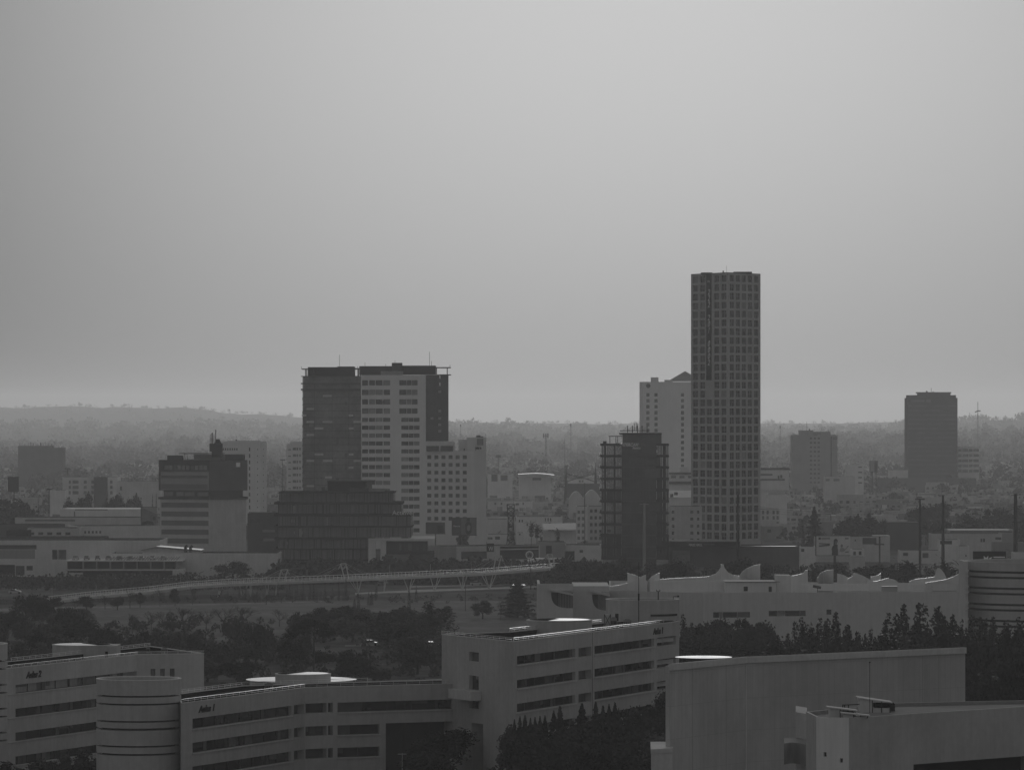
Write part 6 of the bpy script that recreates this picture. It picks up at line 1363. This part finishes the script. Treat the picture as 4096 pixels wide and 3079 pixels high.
many(['broad','round'],16,3650,4110,2150,2500,11,18,'leafy tree among the right-hand houses','trees among the right-hand houses')
many(['broad','round','tall'],14,1790,2420,2050,2900,7,12,'leafy tree among the central houses','trees among the central houses')
many(['far'],26,3050,4100,2900,4600,9,16,'hazy tree in the right-hand suburb','hazy trees in the right-hand suburb')
many(['far'],14,-20,640,3000,4600,9,16,'hazy tree in the left-hand suburb','hazy trees in the left-hand suburb')
many(['far'],12,1950,2400,3300,5000,9,17,'hazy tree between hotel and bank tower','hazy trees between hotel and bank tower')
for P,Y,n,lab,h0,h1 in((R1,18500,34,'faint tree on the farthest ridge line',6,20),(R2,14500,44,'hazy tree on the middle ridge line',10,36),(R3,10300,36,'hazy tree on the near ridge line',12,30)):
    for i in range(n):
        U=rnd.uniform(-20,4110); v0=topof(P,U); h=rnd.uniform(h0,h1); zb=PZ(v0,Y)-1; t=tree('far',U,Y,VH-(zb+h-H)*F/Y,None,lab,lab.replace('tree','trees'),zb)
print('TREES',TC[0])
# far woodland as one mass each
def wood(name,Y0,Y1,n,h0,h1,seed,U0=-80,U1=4180,zf=None,q=34):
    rr=random.Random(seed); v=[];f=[]
    for i in range(n):
        Y=rr.uniform(Y0,Y1); U=rr.uniform(U0,U1); x=PX(U,Y); h=rr.uniform(h0,h1); zb=zf(U,Y) if zf else 0
        if Y<2300 and zf is None and any(a<U<b_ for a,b_,c_ in blocked): pass
        w_=h*rr.uniform(.5,.9)
        for j in range(q):
            d=Vector((rr.gauss(0,1),rr.gauss(0,1),rr.gauss(0,1))).normalized(); k=rr.random()**.3; leafq(v,f,Vector((x+d.x*w_*k,Y+d.y*w_*k,zb+max(.3,h*.5+d.z*h*.5*k))),h*rr.uniform(.09,.16),d,rr)
    me=mesh_of(name,v,f,'leaf'); o=bpy.data.objects.new(name,me); C.objects.link(o); o['kind']='stuff'
def zr3(P,Yr,D):
    def g(U,Y):
        q=(Y-(Yr-D))/(D*1.8); pr=math.sin(min(1,max(0,q)*1.8)*math.pi/2)**1.2; return max(0,PZ(topof(P,U),Yr))*pr-1
    return g
wood('woodland',2300,5800,1050,4,11,1); wood('woodland',4000,6500,260,11,19,11,q=50); wood('woodland',6100,10300,1000,9,22,2,zf=zr3(R3,10300,4200),q=40); wood('woodland',10900,14500,900,13,28,3,zf=zr3(R2,14500,3600),q=34); wood('woodland',15300,18500,700,8,16,4,zf=zr3(R1,18500,3200),q=20)
wood('undergrowth',1060,1420,520,1.0,3.2,5,-60,1760,q=40); wood('undergrowth',1680,1770,330,1.4,4.2,6,-60,1130,q=34); wood('undergrowth',1740,1840,420,3.5,8,26,1120,2400,q=36); wood('undergrowth',1560,1620,160,.8,1.8,27,-60,2150,q=26); wood('undergrowth',840,1230,500,1.5,4,8,2700,4150,q=36); wood('undergrowth',700,800,160,1,3,9,1980,2700,q=40)
wood('undergrowth',1500,1900,500,1.5,4.5,10,2150,4150,q=36)
# ---- haze ------------------------------------------------------------------------------
b=MB(); b.box(-3000,3000,-250,23000,-1.2,190); hz=b.build('haze','ground'); hz['kind']='stuff'
m=bpy.data.materials.new('haze_air'); m.use_nodes=True; nt=m.node_tree; nt.nodes.clear(); o=nt.nodes.new('ShaderNodeOutputMaterial'); v=nt.nodes.new('ShaderNodeVolumePrincipled')
v.inputs['Color'].default_value=(HZC,HZC,HZC,1); v.inputs['Density'].default_value=HZD; v.inputs['Anisotropy'].default_value=HZG; nt.links.new(v.outputs[0],o.inputs['Volume']); hz.data.materials.clear(); hz.data.materials.append(m)
# ---- sky, sun, camera --------------------------------------------------------------------
w=bpy.data.worlds.new('World'); scene.world=w; w.use_nodes=True; nt=w.node_tree; nt.nodes.clear(); N=nt.nodes.new; L=nt.links.new
out=N('ShaderNodeOutputWorld'); bg=N('ShaderNodeBackground'); L(bg.outputs[0],out.inputs[0]); bg.inputs[1].default_value=SKY
sk=N('ShaderNodeTexSky'); sk.sky_type='NISHITA'; sk.sun_disc=False; sk.sun_elevation=SUN_EL; sk.sun_rotation=SUN_AZ; sk.air_density=1; sk.dust_density=3; sk.ozone_density=1; sk.altitude=0
bw=N('ShaderNodeRGBToBW'); L(sk.outputs[0],bw.inputs[0])
sd=Vector((math.sin(SUN_AZ)*math.cos(SUN_EL),math.cos(SUN_AZ)*math.cos(SUN_EL),math.sin(SUN_EL)))
def mth(op,a,b_=None,c_=None):
    q=N('ShaderNodeMath'); q.operation=op
    for i,x in enumerate((a,b_,c_)):
        if x is None: continue
        if hasattr(x,'links'): L(x,q.inputs[i])
        else: q.inputs[i].default_value=x
    return q.outputs[0]
pw=mth('POWER',bw.outputs[0],SKP)     # curve added to flatten the sun glow and lift the dimmer sky
tc=N('ShaderNodeTexCoord'); sx=N('ShaderNodeSeparateXYZ'); L(tc.outputs['Generated'],sx.inputs[0]); az=mth('ARCTAN2',sx.outputs[0],sx.outputs[1])
def bank(c_,w_,d_):                    # added dimming of the sky round a compass bearing, imitating lens vignetting
    q=mth('DIVIDE',mth('SUBTRACT',az,R(c_)),R(w_)); e=mth('EXPONENT',mth('MULTIPLY',mth('MULTIPLY',q,q),-1.0)); return mth('SUBTRACT',1.0,mth('MULTIPLY',e,d_))
mu_=mth('MULTIPLY',mth('MULTIPLY',pw,bank(*VIG1)),bank(*VIG2))  # two added sky dimmings, imitating lens vignetting
el=mth('ARCSINE',sx.outputs[2]); eq=mth('DIVIDE',el,R(3.2)); lowb=mth('SUBTRACT',1.0,mth('MULTIPLY',mth('EXPONENT',mth('MULTIPLY',mth('MULTIPLY',eq,eq),-1.0)),.22))   # sky dimmed in a low band, all round the horizon
class _: pass
mu=_(); mu.outputs=[mth('MULTIPLY',mth('MULTIPLY',mu_,lowb),SKM)]
cc=N('ShaderNodeCombineColor'); [L(mu.outputs[0],cc.inputs[i]) for i in range(3)]; L(cc.outputs[0],bg.inputs[0])
sl=bpy.data.lights.new('sun','SUN'); sl.energy=SUNE; sl.angle=R(6); sl.color=(1,1,1); so=bpy.data.objects.new('sun',sl); C.objects.link(so); so.rotation_euler=(-sd).to_track_quat('-Z','Y').to_euler()
cam=bpy.data.cameras.new('camera'); co=bpy.data.objects.new('camera',cam); C.objects.link(co); co.location=(0,0,H); co.rotation_euler=(R(90),0,0)
cam.sensor_width=36; cam.lens=36*F/4096; cam.shift_y=(VH-1539.5)/4096; cam.clip_start=1; cam.clip_end=40000; scene.camera=co
vs=scene.view_settings; vs.view_transform='Standard'; vs.look='None'; vs.exposure=EXPO; vs.gamma=1; vs.use_curve_mapping=False
scene.cycles.max_bounces=5; scene.cycles.diffuse_bounces=2; scene.cycles.glossy_bounces=2; scene.cycles.volume_bounces=0; scene.cycles.transparent_max_bounces=8; scene.cycles.use_denoising=True
scene.render.film_transparent=False
